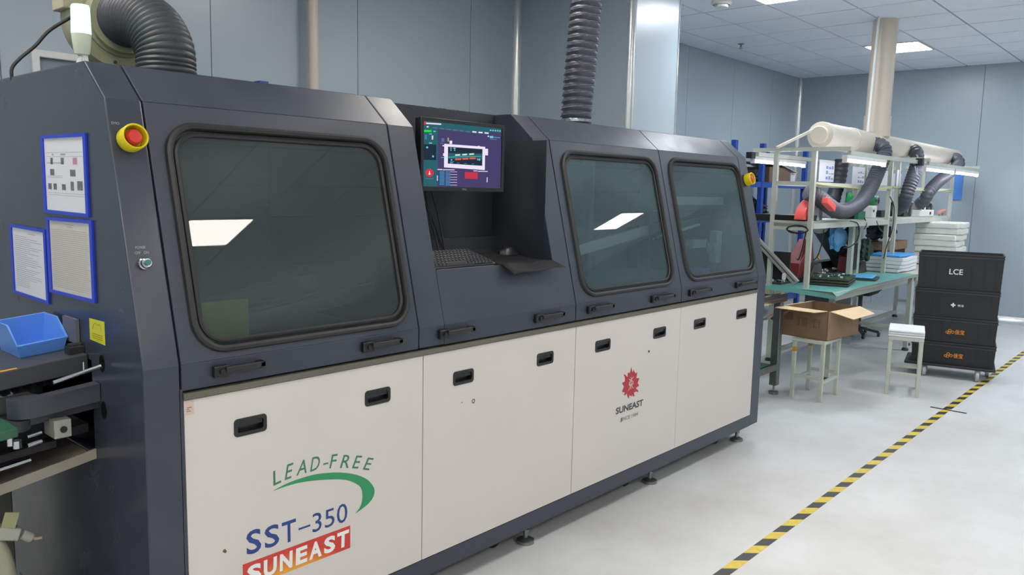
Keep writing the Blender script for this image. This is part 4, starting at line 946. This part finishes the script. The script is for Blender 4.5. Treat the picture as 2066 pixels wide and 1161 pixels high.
m = MB(); sheet(m, [bp(0,BYY*.75,BZ),bp(0,BYY,BZ),bp(-.06,BYY+.06,BZ-.10),bp(-.02,BYY+.03,BZ-.13)], .004); m.build('flap', M_card, t, smooth=False)
M_cprint = mat('carton_print', (112, 92, 72), .8); m = MB()
def cp(a0, a1, c0, c1): m.add([bp(-.0012,a0,c0),bp(-.0012,a1,c0),bp(-.0012,a1,c1),bp(-.0012,a0,c1)], [(0,1,2,3)])
for a in (.06, .10, .16, .175, .19, .215, .225): cp(a, a+.009, .085, .15)
cp(.08, .11, .085, .093); cp(.08, .11, .142, .15); cp(.155, .23, .142, .15); cp(.05, .13, .13, .134); cp(.27, .34, .12, .175)
m.build('print', M_cprint, t, smooth=False)
# crates on a dolly
cx0, cx1, cy0, cy1 = 7.41, 7.80, 1.285, 1.90
cr = [(.305-.20+.0, .310), (.310, .52), (.52, .76), (.76, 1.045)]
levels = [(.115, .305), (.305, .515), (.515, .735), (.735, 1.045)]
levels = [(.118, .30), (.302, .512), (.514, .745), (.747, 1.042)]
t = dolly = thing('dolly', 'black wheeled dolly carrying the crate stack', 'dolly', (7.6, 1.6, 0))
MB().box(cx0-.03, cx1+.02, cy0-.01, cy1+.045, .096, .117).build('platform', M_crate, t, bevel=.006)
for x, y in ((7.43, 1.79), (7.42, 1.40), (7.70, 1.325), (7.74, 1.84)):
    w_ = MB().cyl((x, y-.014, .045), (x, y+.014, .045), .045, 24).build('caster_wheel', mat('wheel_grey', (175, 178, 182), .4), t, bevel=.004)
    MB().box(x-.012, x+.02, y-.022, y-.016, .035, .094).box(x-.012, x+.02, y+.016, y+.022, .035, .094).box(x-.02, x+.025, y-.022, y+.022, .09, .096).build('caster_fork', M_steel, w_)
def crate(z0, z1, label, prt, dx=0, dy=0):
    t = thing('storage_crate', label, 'crate', ((cx0+cx1)/2, (cy0+cy1)/2, z0), 'black crates on the dolly')
    a0, a1, b0, b1 = cx0+dx, cx1+dx, cy0+dy, cy1+dy
    m = MB(); tp = .008
    lo = [(a0+tp, b0+tp), (a1-tp, b0+tp), (a1-tp, b1-tp), (a0+tp, b1-tp)]; hi = [(a0, b0), (a1, b0), (a1, b1), (a0, b1)]
    vs = [(x, y, z0) for x, y in lo]+[(x, y, z1-.004) for x, y in hi]
    k = .006
    vs += [(x+(k if x < 7.6 else -k), y+(k if y < 1.6 else -k), z0+.01) for x, y in lo]+[(x+(k if x < 7.6 else -k), y+(k if y < 1.6 else -k), z1-.004) for x, y in hi]
    m.add(vs, [(3,2,1,0),(0,1,5,4),(1,2,6,5),(2,3,7,6),(3,0,4,7),(8,9,10,11),(8,12,13,9),(9,13,14,10),(10,14,15,11),(11,15,12,8),(4,5,13,12),(5,6,14,13),(6,7,15,14),(7,4,12,15)])
    m.build('shell', M_crate, t, smooth=False)
    m = MB()
    for zz in (z1-.03, z1-.006): 
        m.box(a0-.004, a0, b0-.004, b1+.004, zz, zz+.006); m.box(a1, a1+.004, b0-.004, b1+.004, zz, zz+.006); m.box(a0, a1, b0-.004, b0, zz, zz+.006); m.box(a0, a1, b1, b1+.004, zz, zz+.006)
    m.build('rim', mat('crate_rim', (58, 60, 62), .35), t)
    m = MB()
    for i in range(7):
        if i == 3: continue
        y = b0+.05+i*(b1-b0-.1)/6; m.add([(a0+tp-.004, y-.003, z0+.01), (a0+tp-.004, y+.003, z0+.01), (a0-.004, y+.003, z1-.03), (a0-.004, y-.003, z1-.03), (a0+tp+.003, y-.003, z0+.01), (a0+tp+.003, y+.003, z0+.01), (a0+.003, y+.003, z1-.03), (a0+.003, y-.003, z1-.03)],
            [(0,1,2,3),(7,6,5,4),(0,4,5,1),(1,5,6,2),(2,6,7,3),(3,7,4,0)])
    rb = m.build('rib', M_crate, t); rb['kind'] = 'stuff'
    zc = (z0+z1)/2-.01; fr = 1-(zc-z0)/(z1-z0); xf = a0+tp*fr-.0012; yc = (b0+b1)/2+.0
    m = MB()
    def cross(yy, zz, s):
        for dy_, dz_ in ((s,0),(-s,0),(0,s),(0,-s),(0,0)): 
            m.add([(xf, yy+dy_+s*.62*math.cos(2*PI*k/10), zz+dz_+s*.62*math.sin(2*PI*k/10)) for k in range(10)], [tuple(range(10))])
    if prt == 'LCE': put_text(m, 'LCE', (xf, yc+.075, zc-.012), (0, -.098, 0), (0, 0, .045), bold=.01); mt = M_white_ink
    elif prt == 'white': cross(yc+.02, zc, .011); put_text(m, '佳宝', (xf, yc-.012, zc-.010), (0, -.045, 0), (0, 0, .018), bold=.01); mt = M_white_ink
    else:
        # two interlocking rings and two characters
        for dy_, dz_, s in ((.0,.008,1),(-.022,-.004,-1),(.018,-.008,1),(.004,-.012,-1)):
            m.lathe([(.0075,0),(.0125,0)], (xf, yc+.03+dy_, zc+dz_), (1,0,0), 12)
        put_text(m, '佳宝', (xf, yc-.008, zc-.021), (0, -.07, 0), (0, 0, .040), bold=.02); mt = M_orange_ink
    m.build('lettering', mt, t, smooth=False)
    turn(t, (cx0, cy0, 0), 12)
    return t
turn(dolly, (cx0, cy0, 0), 12)
crate(*levels[0], 'bottom black crate of the stack, orange logo just above the wheels', 'o')
crate(*levels[1], 'black crate with orange logo, second from the bottom of the stack', 'o', .003, .004)
crate(*levels[2], 'black crate with the small white logo', 'white', 0, .006)
crate(*levels[3], 'topmost black crate marked with the white letters LCE', 'LCE', .004, 0)

# ================================================================ THINGS ON THE BENCHES
zt = .7535
def sheets(name, labels, cat, group, x0, x1, y0, y1, z, th, mt, jit=.012, n=1, bevel=.004, warp=.004):
    for k in range(n):
        random.seed(k*7+int(x0*100)); a = random.uniform(-.05, .05); R = Matrix.Rotation(a, 3, 'Z')
        c = Vector(((x0+x1)/2+random.uniform(-jit, jit), (y0+y1)/2+random.uniform(-jit, jit), 0))
        m = MB(); N = 8; vs = []
        for s in (0, 1):
            for i in range(N+1):
                for j in range(3):
                    p = R @ Vector(((i/N-.5)*(x1-x0), (j/2-.5)*(y1-y0), 0)); vs.append(c+p+Vector((0, 0, z+k*th+s*(th-.002)+warp*.5*math.sin(i*1.1+a*40))))
        f = []; K = (N+1)*3; I = lambda i, j, s: s*K+i*3+j
        for i in range(N):
            for j in range(2): f += [(I(i,j,0), I(i,j+1,0), I(i+1,j+1,0), I(i+1,j,0)), (I(i,j,1), I(i+1,j,1), I(i+1,j+1,1), I(i,j+1,1))]
            f += [(I(i,0,0), I(i+1,0,0), I(i+1,0,1), I(i,0,1)), (I(i,2,0), I(i,2,1), I(i+1,2,1), I(i+1,2,0))]
        for j in range(2): f += [(I(0,j,0), I(0,j,1), I(0,j+1,1), I(0,j+1,0)), (I(N,j,0), I(N,j+1,0), I(N,j+1,1), I(N,j,1))]
        m.add(vs, f); o = m.build(name, mt, None, bevel=bevel); tag(o, labels[k], cat, group)
ordn = ['bottom', 'second from the bottom', 'third from the bottom', 'fourth from the bottom', 'fifth from the bottom', 'sixth from the bottom', 'topmost']
sheets('foam_bundle', ['white foam sheet bundle under the blue bag, '+s for s in ('lowest of four', 'second of four', 'third of four', 'topmost of four')], 'foam bundle', 'white foam bundles', 8.36, 8.97, 2.33, 2.70, zt+.005, .036, M_foam, n=4, jit=.018, warp=.008)
sheets('blue_bag', ['bright blue folded bag on top of the white foam bundles'], 'bag', None, 8.38, 8.90, 2.34, 2.66, zt+.152, .022, M_bluef, bevel=.006, warp=.006)
sheets('foam_sheet', ['cream foam sheet in the tall stack on the far bench, '+(s if s == 'topmost' else s) for s in ('bottom', 'second from the bottom', 'third from the bottom', 'fourth from the bottom', 'third from the top', 'second from the top', 'topmost')],
       'foam sheet', 'tall stack of foam sheets', 9.75, 10.25, 2.165, 2.60, .757, .0675, M_foam2, n=7, jit=.014, bevel=.012, warp=.010)
o = MB().obox((8.85, 2.83, .90), (.75, .012, .26), Matrix.Rotation(-.12, 3, 'X')).build('white_board', M_white, None); tag(o, 'plain white board standing behind the blue bag', 'board')
t = thing('comb_tray', 'dark slotted circuit board tray behind the blue bag', 'tray', (8.75, 2.76, .9))
MB().obox((8.72, 2.765, .85), (.55, .03, .16), Matrix.Rotation(-.15, 3, 'X')).build('frame', M_ink, t)
m = MB()
for i in range(20): m.obox((8.47+i*.026, 2.745, .915), (.008, .02, .035))
m.build('teeth', mat('comb_khaki', (130, 138, 110), .6), t)['kind'] = 'stuff'
# circuit boards in dark frames
Rp = Matrix.Rotation(math.radians(12), 3, 'Z')
for k in range(3):
    c = Vector((6.90, 2.46, zt+.011+.0225*k)); t = thing('circuit_pallet', 'dark pallet of green circuit boards by the mat corner, '+('bottom of three', 'middle of three', 'top of three')[k], 'circuit board', c, 'stack of circuit pallets')
    MB().obox(c, (.47, .33, .014), Rp).build('pallet', mat('pallet_olive', (66, 66, 54), .6, var=.15, scale=30), t, bevel=.002)
    if k == 2:
        m = MB(); m.obox(c+Vector((0,0,.009)), (.44, .30, .003), Rp); m.build('board', M_pcb, t)
        m = MB(); random.seed(3)
        for i in range(34): m.obox(c+Rp @ Vector((random.uniform(-.2,.2), random.uniform(-.13,.13), .014)), (random.uniform(.01,.04), random.uniform(.008,.03), random.uniform(.004,.018)), Rp)
        m.build('components', [M_ink], t)['kind'] = 'stuff'
        m = MB()
        for i in range(16): m.obox(c+Rp @ Vector((random.uniform(-.2,.2), random.uniform(-.13,.13), .014)), (random.uniform(.008,.02), random.uniform(.008,.02), random.uniform(.006,.02)), Rp)
        m.build('components', M_foam, t)['kind'] = 'stuff'
    else: MB().obox(c+Vector((0,0,.0085)), (.44, .30, .003), Rp).build('board', M_pcb, t)
def small_pcb(c, w_, d, label, seed):
    t = thing('circuit_board', label, 'circuit board', c, 'loose circuit boards'); c = Vector(c); random.seed(seed)
    MB().obox(c+Vector((0,0,.006)), (w_, d, .010)).build('pallet', M_ink, t, bevel=.001); MB().obox(c+Vector((0,0,.0135)), (w_*.95, d*.92, .004)).build('board', M_pcb, t)
    m = MB(); m2 = MB()
    for i in range(26): (m if i % 2 else m2).obox(c+Vector((random.uniform(-.44,.44)*w_, random.uniform(-.42,.42)*d, .022)), (random.uniform(.01,.03), random.uniform(.01,.02), random.uniform(.008,.026)))
    m.build('components', M_foam, t)['kind'] = 'stuff'; m2.build('components', M_ink, t)['kind'] = 'stuff'
small_pcb((7.15, 2.66, zt), .34, .20, 'small green circuit board with white parts behind the pallet stack', 5)
small_pcb((8.02, 2.88, zt), .50, .16, 'green circuit board at the back of the near bench by the hose', 6)
small_pcb((6.62, 2.80, zt), .40, .20, 'green circuit board in a black tray behind the sloping steel frame', 8)
o = MB().obox((7.28, 2.46, zt+.022), (.16, .03, .026), Rp).build('yellow_tool', mat('tool_yellow', (225, 195, 50), .5), None, bevel=.004); tag(o, 'yellow handled hand tool beside the circuit pallets', 'tool')
t = thing('blue_pad', 'light blue pad lying on a dark board on the near bench', 'pad', (7.53, 2.4, zt))
MB().obox((7.53, 2.39, zt+.008), (.34, .22, .014), Rp).build('board', M_ink, t); MB().obox((7.52, 2.40, zt+.026), (.32, .19, .016), Rp).build('sheet', mat('pad_blue', (110, 190, 240), .5), t, bevel=.006)
# sloping aluminium frame at the left end
t = thing('aluminium_frame', 'grey aluminium frame leaning down onto the near bench beside the machine', 'frame', (6.34, 2.6, .76))
for x in (6.33,):
    MB().beam((x, 2.96, 1.185), (x, 2.53, .79), .04, .05).build('side_bar', M_grayp, t, bevel=.003); MB().beam((x-.0205, 2.96, 1.19), (x-.0205, 2.54, .802), .003, .008).build('groove', M_ink, t)
MB().box(6.38, 6.40, 2.62, 2.96, .80, 1.03).build('back_sheet', M_blackm, t)
m = MB(); m.prism([(y, z) for y, z in rrect(2.60, 2.63, .81, .87, .014, 5)], 'x', 6.27, 6.276); m.build('hanging_tab', M_white, t)
m = MB().box(6.64, 7.3, 2.66, 3.0, zt, zt+.05); tag(m.build('black_tray', M_blackm, None, bevel=.004), 'low black tray at the back left of the near bench', 'tray')
o = MB().box(7.55, 8.28, 2.90, 3.0, zt, zt+.10).build('black_box', M_black, None, bevel=.004); tag(o, 'long low black box along the back of the near bench', 'box')
# papers hung on the rails
for (x0, x1, z0, z1, y, lb) in ((6.88, 7.23, 1.615, 1.80, 2.62, 'hung white instruction sheet nearest the left end of the bench'), (7.70, 8.03, 1.60, 1.77, 2.62, 'hung white instruction sheet behind the U shaped hose'), (8.38, 8.44, 1.60, 1.76, 2.43, 'narrow hung white sheet between the two benches'),
                            (9.0, 9.5, 1.56, 1.78, 2.85, 'large hung white sheet behind the middle hose'), (9.6, 10.0, 1.44, 1.76, 2.85, 'large hung cream sheet behind the far hose')):
    t = thing('instruction_sheet', lb, 'paper', ((x0+x1)/2, y, z0), 'hung instruction sheets'); MB().box(x0, x1, y, y+.002, z0, z1).build('paper', M_paper, t, smooth=False)
    if x0 < 8.3:
        m = MB(); random.seed(int(x0*10)); w_ = x1-x0
        for i in range(3):
            for j in range(3): m.box(x0+w_*(.45+.18*i), x0+w_*(.45+.18*i)+w_*.13, y-.0006, y, z0+.02+.045*j, z0+.02+.045*j+.028*random.random()+.004)
        m.build('print', mat('print_blue', (120, 150, 190), .6), t, smooth=False)
# green reels on upright plates
for (x, lb) in ((7.90, 'green round reel at the left of the shelf behind the U shaped hose'), (8.58, 'green round reel right of the U shaped hose'), (9.60, 'green round reel on the far bench shelf')):
    t = thing('solder_reel', lb, 'reel', (x, 2.70, 1.29), 'green reels on the shelf')
    MB().box(x-.05, x+.13, 2.72, 2.735, 1.291, 1.60).build('plate', M_grayp, t, bevel=.004)
    MB().lathe([(0, 0), (.075, 0), (.078, .006), (.07, .018), (.045, .03), (.012, .034), (0, .034)], (x, 2.705, 1.455), (0, -1, 0), 28).build('reel', M_green, t)
    MB().cyl((x, 2.672, 1.455), (x, 2.664, 1.455), .012, 12).build('hub', M_ink, t)
    MB().box(x-.03, x+.10, 2.60, 2.72, 1.291, 1.36).build('feeder_body', M_black, t, bevel=.006)
for (x, z, lb) in ((8.76, 1.455, 'small grey feeder disc beside the shelf post'),):
    t = thing('feeder_disc', lb, 'reel', (x, 2.7, z)); MB().lathe([(0,0),(.05,0),(.052,.012),(.03,.02),(0,.02)], (x, 2.72, z), (0,-1,0), 24).build('disc', M_grayp, t)
    for k in range(3): MB().obox((x, 2.698, z), (.07, .003, .008), Matrix.Rotation(k*PI/3, 3, 'Y')).build('spoke', M_ink, t)
    MB().box(x-.02, x+.02, 2.72, 2.74, 1.29, z).build('arm', M_grayp, t)
# soldering machines (black bodies, white motors)
def solder_unit(x, y, z, label, s=1, tall=.13):
    t = thing('soldering_unit', label, 'machine', (x, y, z), 'small soldering machines')
    MB().box(x-.14*s, x+.14*s, y-.07, y+.09, z, z+tall).build('body', M_black, t, bevel=.008)
    MB().box(x-.15*s, x+.12*s, y-.09, y+.06, z+tall, z+tall+.014).build('top_plate', M_grayp, t, bevel=.002)
    MB().box(x+.06*s, x+.10*s, y-.085, y-.07, z+.02, z+tall-.02).cyl((x-.06*s, y-.07, z+.07), (x-.06*s, y-.085, z+.07), .028, 18).build('dial', M_steel, t)
    return t
solder_unit(7.55, 2.60, 1.291, 'black soldering machine on the shelf left of the white motor')
solder_unit(9.20, 2.60, 1.291, 'black soldering machine on the far shelf behind the middle hose', 1, .15)
solder_unit(10.25, 2.66, 1.291, 'black soldering machine at the far end of the shelf', .8, .14)
t = thing('white_motor', 'small white motor block on the shelf beside the first post pair', 'motor', (8.08, 2.56, 1.29))
MB().box(8.02, 8.14, 2.52, 2.60, 1.291, 1.40).build('body', M_white, t, bevel=.006); MB().cyl((8.05, 2.52, 1.36), (8.05, 2.512, 1.36), .012, 14).build('shaft_hole', M_ink, t); MB().box(8.11, 8.18, 2.53, 2.59, 1.35, 1.41).build('bracket', M_white, t)
t = thing('white_control_box', 'white control box on the far shelf above the tall foam stack', 'control box', (9.6, 2.5, 1.29))
MB().box(9.42, 9.98, 2.47, 2.60, 1.291, 1.36).build('body', M_white, t, bevel=.004); MB().cyl((9.82, 2.47, 1.325), (9.82, 2.46, 1.325), .016, 16).build('knob', M_ink, t); MB().cyl((9.72, 2.50, 1.36), (9.72, 2.50, 1.41), .010, 10).build('lever', M_white, t)
MB().cyl((9.55, 2.54, 1.36), (9.53, 2.52, 1.46), .050, 20).build('hose_socket', M_grayp, t)
t = thing('foot_lever', 'salmon coloured round part with wire legs at the shelf end', 'part', (10.35, 2.5, 1.29)); MB().cyl((10.28, 2.49, 1.33), (10.50, 2.49, 1.35), .022, 12).build('handle', mat('salmon', (215, 150, 130), .5), t)
MB().cyl((10.3,2.49,1.29),(10.3,2.49,1.33),.005,6).cyl((10.45,2.49,1.29),(10.45,2.49,1.34),.005,6).build('leg', M_steel, t)
o = MB().box(7.47, 7.66, 2.465, 2.50, 1.291, 1.36).build('green_terminal', mat('terminal_green', (20, 110, 80), .5), None, bevel=.003); tag(o, 'dark green terminal block at the front edge of the near shelf', 'terminal')
# red hoods
def hood(c, R, a0, a1, w_, label, mt):
    m = MB(); N = 14; vs = []
    for i in range(N+1):
        a = math.radians(a0+(a1-a0)*i/N)
        for (r, d) in ((R, 0), (R, w_), (R*.72, w_), (R*.72, 0)): vs.append((c[0]+r*math.cos(a), c[1]+d, c[2]+r*math.sin(a)))
    m.add(vs, [(i*4+k, i*4+(k+1) % 4, (i+1)*4+(k+1) % 4, (i+1)*4+k) for i in range(N) for k in range(4)]+[(0,1,2,3), (N*4+3,N*4+2,N*4+1,N*4)])
    return m
t = thing('red_hood', 'bright red arched hood on the left end of the near shelf', 'hood', (6.52, 2.5, 1.29))
m = hood((6.60, 2.49, 0), .31, 100, 178, .08, '', None); m.v = [Vector((v.x, v.y, 1.295+v.z*.60)) for v in m.v]
m.build('left_arch', mat('hood_red', (240, 92, 84), .35), t)
MB().beam((6.33, 2.35, 1.46), (6.51, 2.35, 1.395), .05, .055).build('right_arm', mat('hood_red', (235, 80, 72), .35), t, bevel=.006)
MB().cyl((6.58, 2.54, 1.291), (6.60, 2.54, 1.46), .06, 20, .035).build('cone', mat('clear_grey', (185, 190, 196), .3), t); MB().cyl((6.74,2.54,1.291),(6.74,2.54,1.40),.012,10).cyl((6.78,2.54,1.291),(6.78,2.54,1.40),.010,10).build('stand', M_steel, t)
M_rb = mat('bag_red', (128, 40, 46), .4)
for (x, lb) in ((6.92, 'dark red sloping cover under the shelf beside the thick hose'), (8.12, 'dark red cover under the shelf near the bench joint')):
    t = thing('red_cover', lb, 'cover', (x, 2.75, zt), 'dark red covers'); m = MB(); k = 1 if x < 7.5 else .7
    m.prism([(x-.20*k, zt), (x-.17*k, zt+.16), (x, zt+.30*k), (x+.08*k, zt+.36*k), (x+.17*k, zt+.10), (x+.2*k, zt)], 'y', 2.68, 2.80); m.build('shell', M_rb, t, bevel=.006)
    m = MB(); m.prism([(x-.16*k, zt), (x-.05*k, zt+.14*k), (x+.10*k, zt+.16*k), (x+.18*k, zt)], 'y', 2.60, 2.678); m.build('front_flap', mat('flap_dark', (70, 58, 60), .4), t, bevel=.004)
o = MB().beam((7.02,2.64,.975),(7.08,2.64,.945),.01,.03).build('yellow_tag', M_brass, None); tag(o, 'yellow tag on a cable before the dark red cover', 'tag')
# blue plastic bag (crumpled)
def crumple(c, r, seed, sub=3, amp=.25):
    bm = bmesh.new(); bmesh.ops.create_icosphere(bm, subdivisions=sub, radius=1); random.seed(seed)
    ph = [random.uniform(0, 6) for _ in range(6)]
    for v in bm.verts:
        p = v.co; k = 1+amp*(math.sin(p.x*5+ph[0])*math.cos(p.y*6+ph[1])+.6*math.sin(p.z*9+ph[2])*math.sin(p.x*8+ph[3])); v.co = Vector((p.x*r[0], p.y*r[1], p.z*r[2]))*k
    m = MB(); bm.verts.index_update(); m.add([tuple(v.co+Vector(c)) for v in bm.verts], [tuple(v.index for v in f.verts) for f in bm.faces]); bm.free(); return m
tag(crumple((7.66, 2.70, 1.10), (.18, .04, .11), 4).build('plastic_bag', mat('bag_lightblue', (110, 175, 230), .3), None), 'light blue crumpled plastic bag hanging under the near shelf', 'bag')
tag(crumple((8.98, 2.72, 1.12), (.34, .10, .085), 9).build('cable_heap', M_blackm, None), 'black heap of cables under the far shelf left of the foam stack', 'cables')
t = thing('parts_carton', 'low brown carton with white parts under the far shelf', 'box', (9.1, 2.68, .95)); MB().box(8.78, 9.46, 2.58, 2.80, .94, 1.03).build('carton', M_card, t, bevel=.003)
crumple((9.0, 2.68, 1.05), (.20, .06, .03), 12).build('parts', M_foam, t)['kind'] = 'stuff'
MB().box(8.78, 9.46, 2.60, 2.80, zt, .94).build('support_box', M_blackm, t)
tag(crumple((8.0, 2.70, 1.12), (.13, .06, .085), 14, amp=.35).build('cable_heap', M_blackm, None), 'black tangle of cables below the shelf by the post pair', 'cables')
tag(crumple((8.12, 2.58, .98), (.10, .05, .10), 15, amp=.3).build('dark_motor', mat('motor_dark', (40, 62, 56), .5), None), 'dark green motor hanging below the shelf by the post pair', 'motor')
t = thing('post_pair', 'pair of dark grey slotted posts under the near shelf', 'post', (7.95, 2.6, zt), 'slotted posts')
for x in (7.80, 7.97): MB().box(x-.035, x+.03, 2.60, 2.64, zt, 1.23).build('post', M_frame, t)
MB().box(7.84, 7.93, 2.60, 2.64, .80, 1.05).build('insert', M_black, t)
# black trays on the left arm of the bench, cable coil
t = thing('black_box_tray', 'long black tray lying across the left end of the bench shelf', 'tray', (6.45, 2.7, 1.291))
MB().box(6.34, 6.62, 2.49, 2.93, 1.291, 1.335).build('tray', M_black, t, bevel=.004); MB().box(6.34, 6.62, 2.80, 2.93, 1.279, 1.291).build('underside', M_blackm, t)
m = MB(); random.seed(2)
for k in range(5): m.tube([(6.33+.004*k, 2.555+.085*math.cos(2*PI*i/20)+random.uniform(-.004,.004), 1.222+.03*math.sin(2*PI*i/20)+random.uniform(-.003,.003)) for i in range(20)], .006, 6, closed=True)
tag(m.build('cable_coil', M_rubber, None), 'black coiled cable hanging below the black tray', 'cable')
# hanging thin cables on the benches
for p, lb in (([(7.2,2.44,1.28),(7.35,2.43,1.26),(7.42,2.43,1.18),(7.40,2.44,1.10),(7.30,2.46,1.05),(7.25,2.5,1.04)], 'thin black cable curving below the shelf before the blue bag'), ([(7.62,2.46,1.30),(7.63,2.44,1.25),(7.58,2.44,1.20)], 'short thin cable from the green terminal block'),
          ([(6.62,2.45,1.22),(6.62,2.46,1.10),(6.66,2.50,1.0),(6.63,2.52,.96)], 'thin black cable hanging right of the front bench post'), ([(8.18,2.42,1.50),(8.26,2.40,1.40),(8.27,2.40,1.2),(8.22,2.42,1.05),(8.20,2.44,.9)], 'thin black cable running down the post between the benches'),
          ([(7.9,2.44,1.27),(8.0,2.44,1.2),(8.12,2.44,1.16),(8.2,2.5,1.2)], 'thin black cable sagging below the white motor block'), ([(6.35,2.49,1.2),(6.36,2.52,1.05),(6.36,2.54,.98),(6.42,2.58,.98)], 'thin black cable below the coiled cable')):
    tag(MB().tube(smooth_path(p, 6), .005, 6).build('thin_cable', M_rubber, None), lb, 'cable', 'thin cables on the near bench')
m = MB().tube(smooth_path([(6.37,2.435,1.585),(7.0,2.43,1.57),(7.7,2.43,1.56),(8.27,2.435,1.59)], 8), .0045, 6).tube(smooth_path([(8.3,2.435,1.595),(9.0,2.43,1.575),(9.8,2.43,1.57),(10.6,2.435,1.60)], 8), .0045, 6)
tag(m.build('string', mat('cord_lime', (205, 215, 110), .5), None), 'thin yellow green string stretched along the bench rails', 'string')
m = MB().tube(smooth_path([(8.00,2.17,1.78),(8.02,2.16,1.72),(8.06,2.16,1.71),(8.07,2.17,1.77)], 6), .004, 6)
m.build('cord', M_white, bpy.data.objects['tube_lamp'])
# blue board on the right wall
o = MB().box(X1-.02, X1-.001, 2.47, 2.60, 1.48, 1.80).build('blue_notice_board', mat('board_blue', (90, 145, 230), .4), None); tag(o, 'bright blue notice board on the right wall beyond the benches', 'notice board')
# chair and bag under the near bench
t = thing('office_chair', 'black chair pushed under the near bench', 'chair', (8.9, 2.85, 0))
m = crumple((8.9, 2.82, .50), (.40, .14, .06), 22, amp=.12); m.build('seat', M_blackm, t)
MB().obox((9.25, 2.85, .60), (.10, .28, .20), Matrix.Rotation(.5, 3, 'Y')).build('backrest', M_blackm, t, bevel=.02)
MB().cyl((8.9, 2.85, .06), (8.9, 2.85, .46), .022, 14).build('column', M_ink, t)
for k in range(5):
    a = 2*PI*k/5; MB().beam((8.9, 2.85, .09), (8.9+.24*math.cos(a), 2.85+.20*math.sin(a), .05), .03, .025).build('base_arm', M_ink, t)
    MB().cyl((8.9+.24*math.cos(a), 2.84+.20*math.sin(a), .025), (8.9+.24*math.cos(a), 2.86+.20*math.sin(a), .025), .025, 12).build('caster', M_ink, t)
t = thing('grey_machine_box', 'dark grey box hanging below the near workbench behind the cardboard box', 'box', (7.85, 2.8, .45)); MB().box(7.6, 8.15, 2.70, 2.95, .42, .72).build('housing', mat('box_darkgrey', (72, 72, 78), .5), t, bevel=.004)
MB().box(7.62, 8.13, 2.694, 2.699, .55, .56).build('groove', M_ink, t)
# blue rack at the back right with its load
t = thing('storage_rack', 'blue steel storage rack against the back wall left of the benches', 'rack', (9.2, 4.1, 0))
rx = (8.62, 9.84); 
for x in (7.93,)+rx: MB().box(x-.03, x+.03, 3.90, 3.95, 0, 2.055).build('post', M_blue, t)
for x in rx: MB().box(x-.03, x+.03, 4.40, 4.45, 0, 2.04).build('post', M_blue, t)
for z in (.70, 1.235, 1.63): MB().box(7.96, 8.59, 3.905, 3.945, z-.06, z).box(8.65, 9.81, 3.905, 3.945, z-.06, z).box(7.93, 9.84, 3.95, 4.44, z-.02, z).build('shelf', M_blue, t)
MB().beam((9.10, 4.42, 1.60), (9.80, 4.42, 1.32), .02, .03).beam((9.10, 4.42, .78), (9.80, 4.42, 1.05), .02, .03).build('brace', M_blue, t)
MB().box(8.5, 9.81, 3.91, 3.945, .22, .30).build('low_beam', M_blue, t)
t = thing('cardboard_box', 'brown cardboard box with a pale lid on the blue rack top shelf', 'box', (9.25, 4.1, 1.631)); MB().box(8.95, 9.55, 3.98, 4.3, 1.632, 1.81).build('side', mat('carton_dark', (112, 92, 78), .8), t, bevel=.003)
MB().add([(8.7, 3.96, 1.86), (9.2, 3.96, 1.845), (9.7, 3.96, 1.76), (9.7, 4.34, 1.76), (9.2, 4.34, 1.845), (8.7, 4.34, 1.86), (8.7, 3.96, 1.868), (9.2, 3.96, 1.853), (9.7, 3.96, 1.768), (9.7, 4.34, 1.768), (9.2, 4.34, 1.853), (8.7, 4.34, 1.868)],
         [(0,1,4,5),(1,2,3,4),(6,7,10,11),(7,8,9,10),(0,6,7,1),(1,7,8,2),(3,9,10,4),(4,10,11,5),(2,8,9,3),(5,11,6,0)]).build('lid', mat('lid_tan', (190, 178, 158), .8), t)
tag(crumple((8.74, 4.1, 1.715), (.22, .12, .065), 31, amp=.2).build('black_bag', M_blackm, None), 'black bag beside the cardboard box on the rack top shelf', 'bag')
tag(MB().box(9.62, 9.74, 4.0, 4.1, 1.631, 1.74).build('white_cup', M_white, None, bevel=.006), 'small white container right of the cardboard box on the rack', 'container')
tag(crumple((8.72, 4.08, 1.33), (.22, .14, .09), 33, amp=.35).build('cable_heap', M_blackm, None), 'black cable heap on the middle shelf of the blue rack', 'cables')
tag(MB().box(8.92, 9.05, 4.0, 4.1, 1.236, 1.30).build('small_motor', M_ink, None, bevel=.01), 'small black motor on the middle shelf of the blue rack', 'motor')
o = MB().box(8.95, 9.5, 4.0, 4.35, .30, .52).build('storage_carton', mat('carton_yellow', (190, 160, 90), .7), None); tag(o, 'yellowish carton low on the blue rack', 'box')
MB().box(9.0, 9.05, 4.0, 4.3, .52, .525)
o = crumple((8.85, 4.1, .81), (.12, .1, .10), 35, amp=.1).build('white_bag', M_foam2, None); tag(o, 'white rounded bundle on the lower shelf of the blue rack', 'bundle')

for o in bpy.data.objects:
    if o.parent and o.name.split('.')[0] in ('print', 'sticker_print', 'fittings') : o['kind'] = 'stuff'
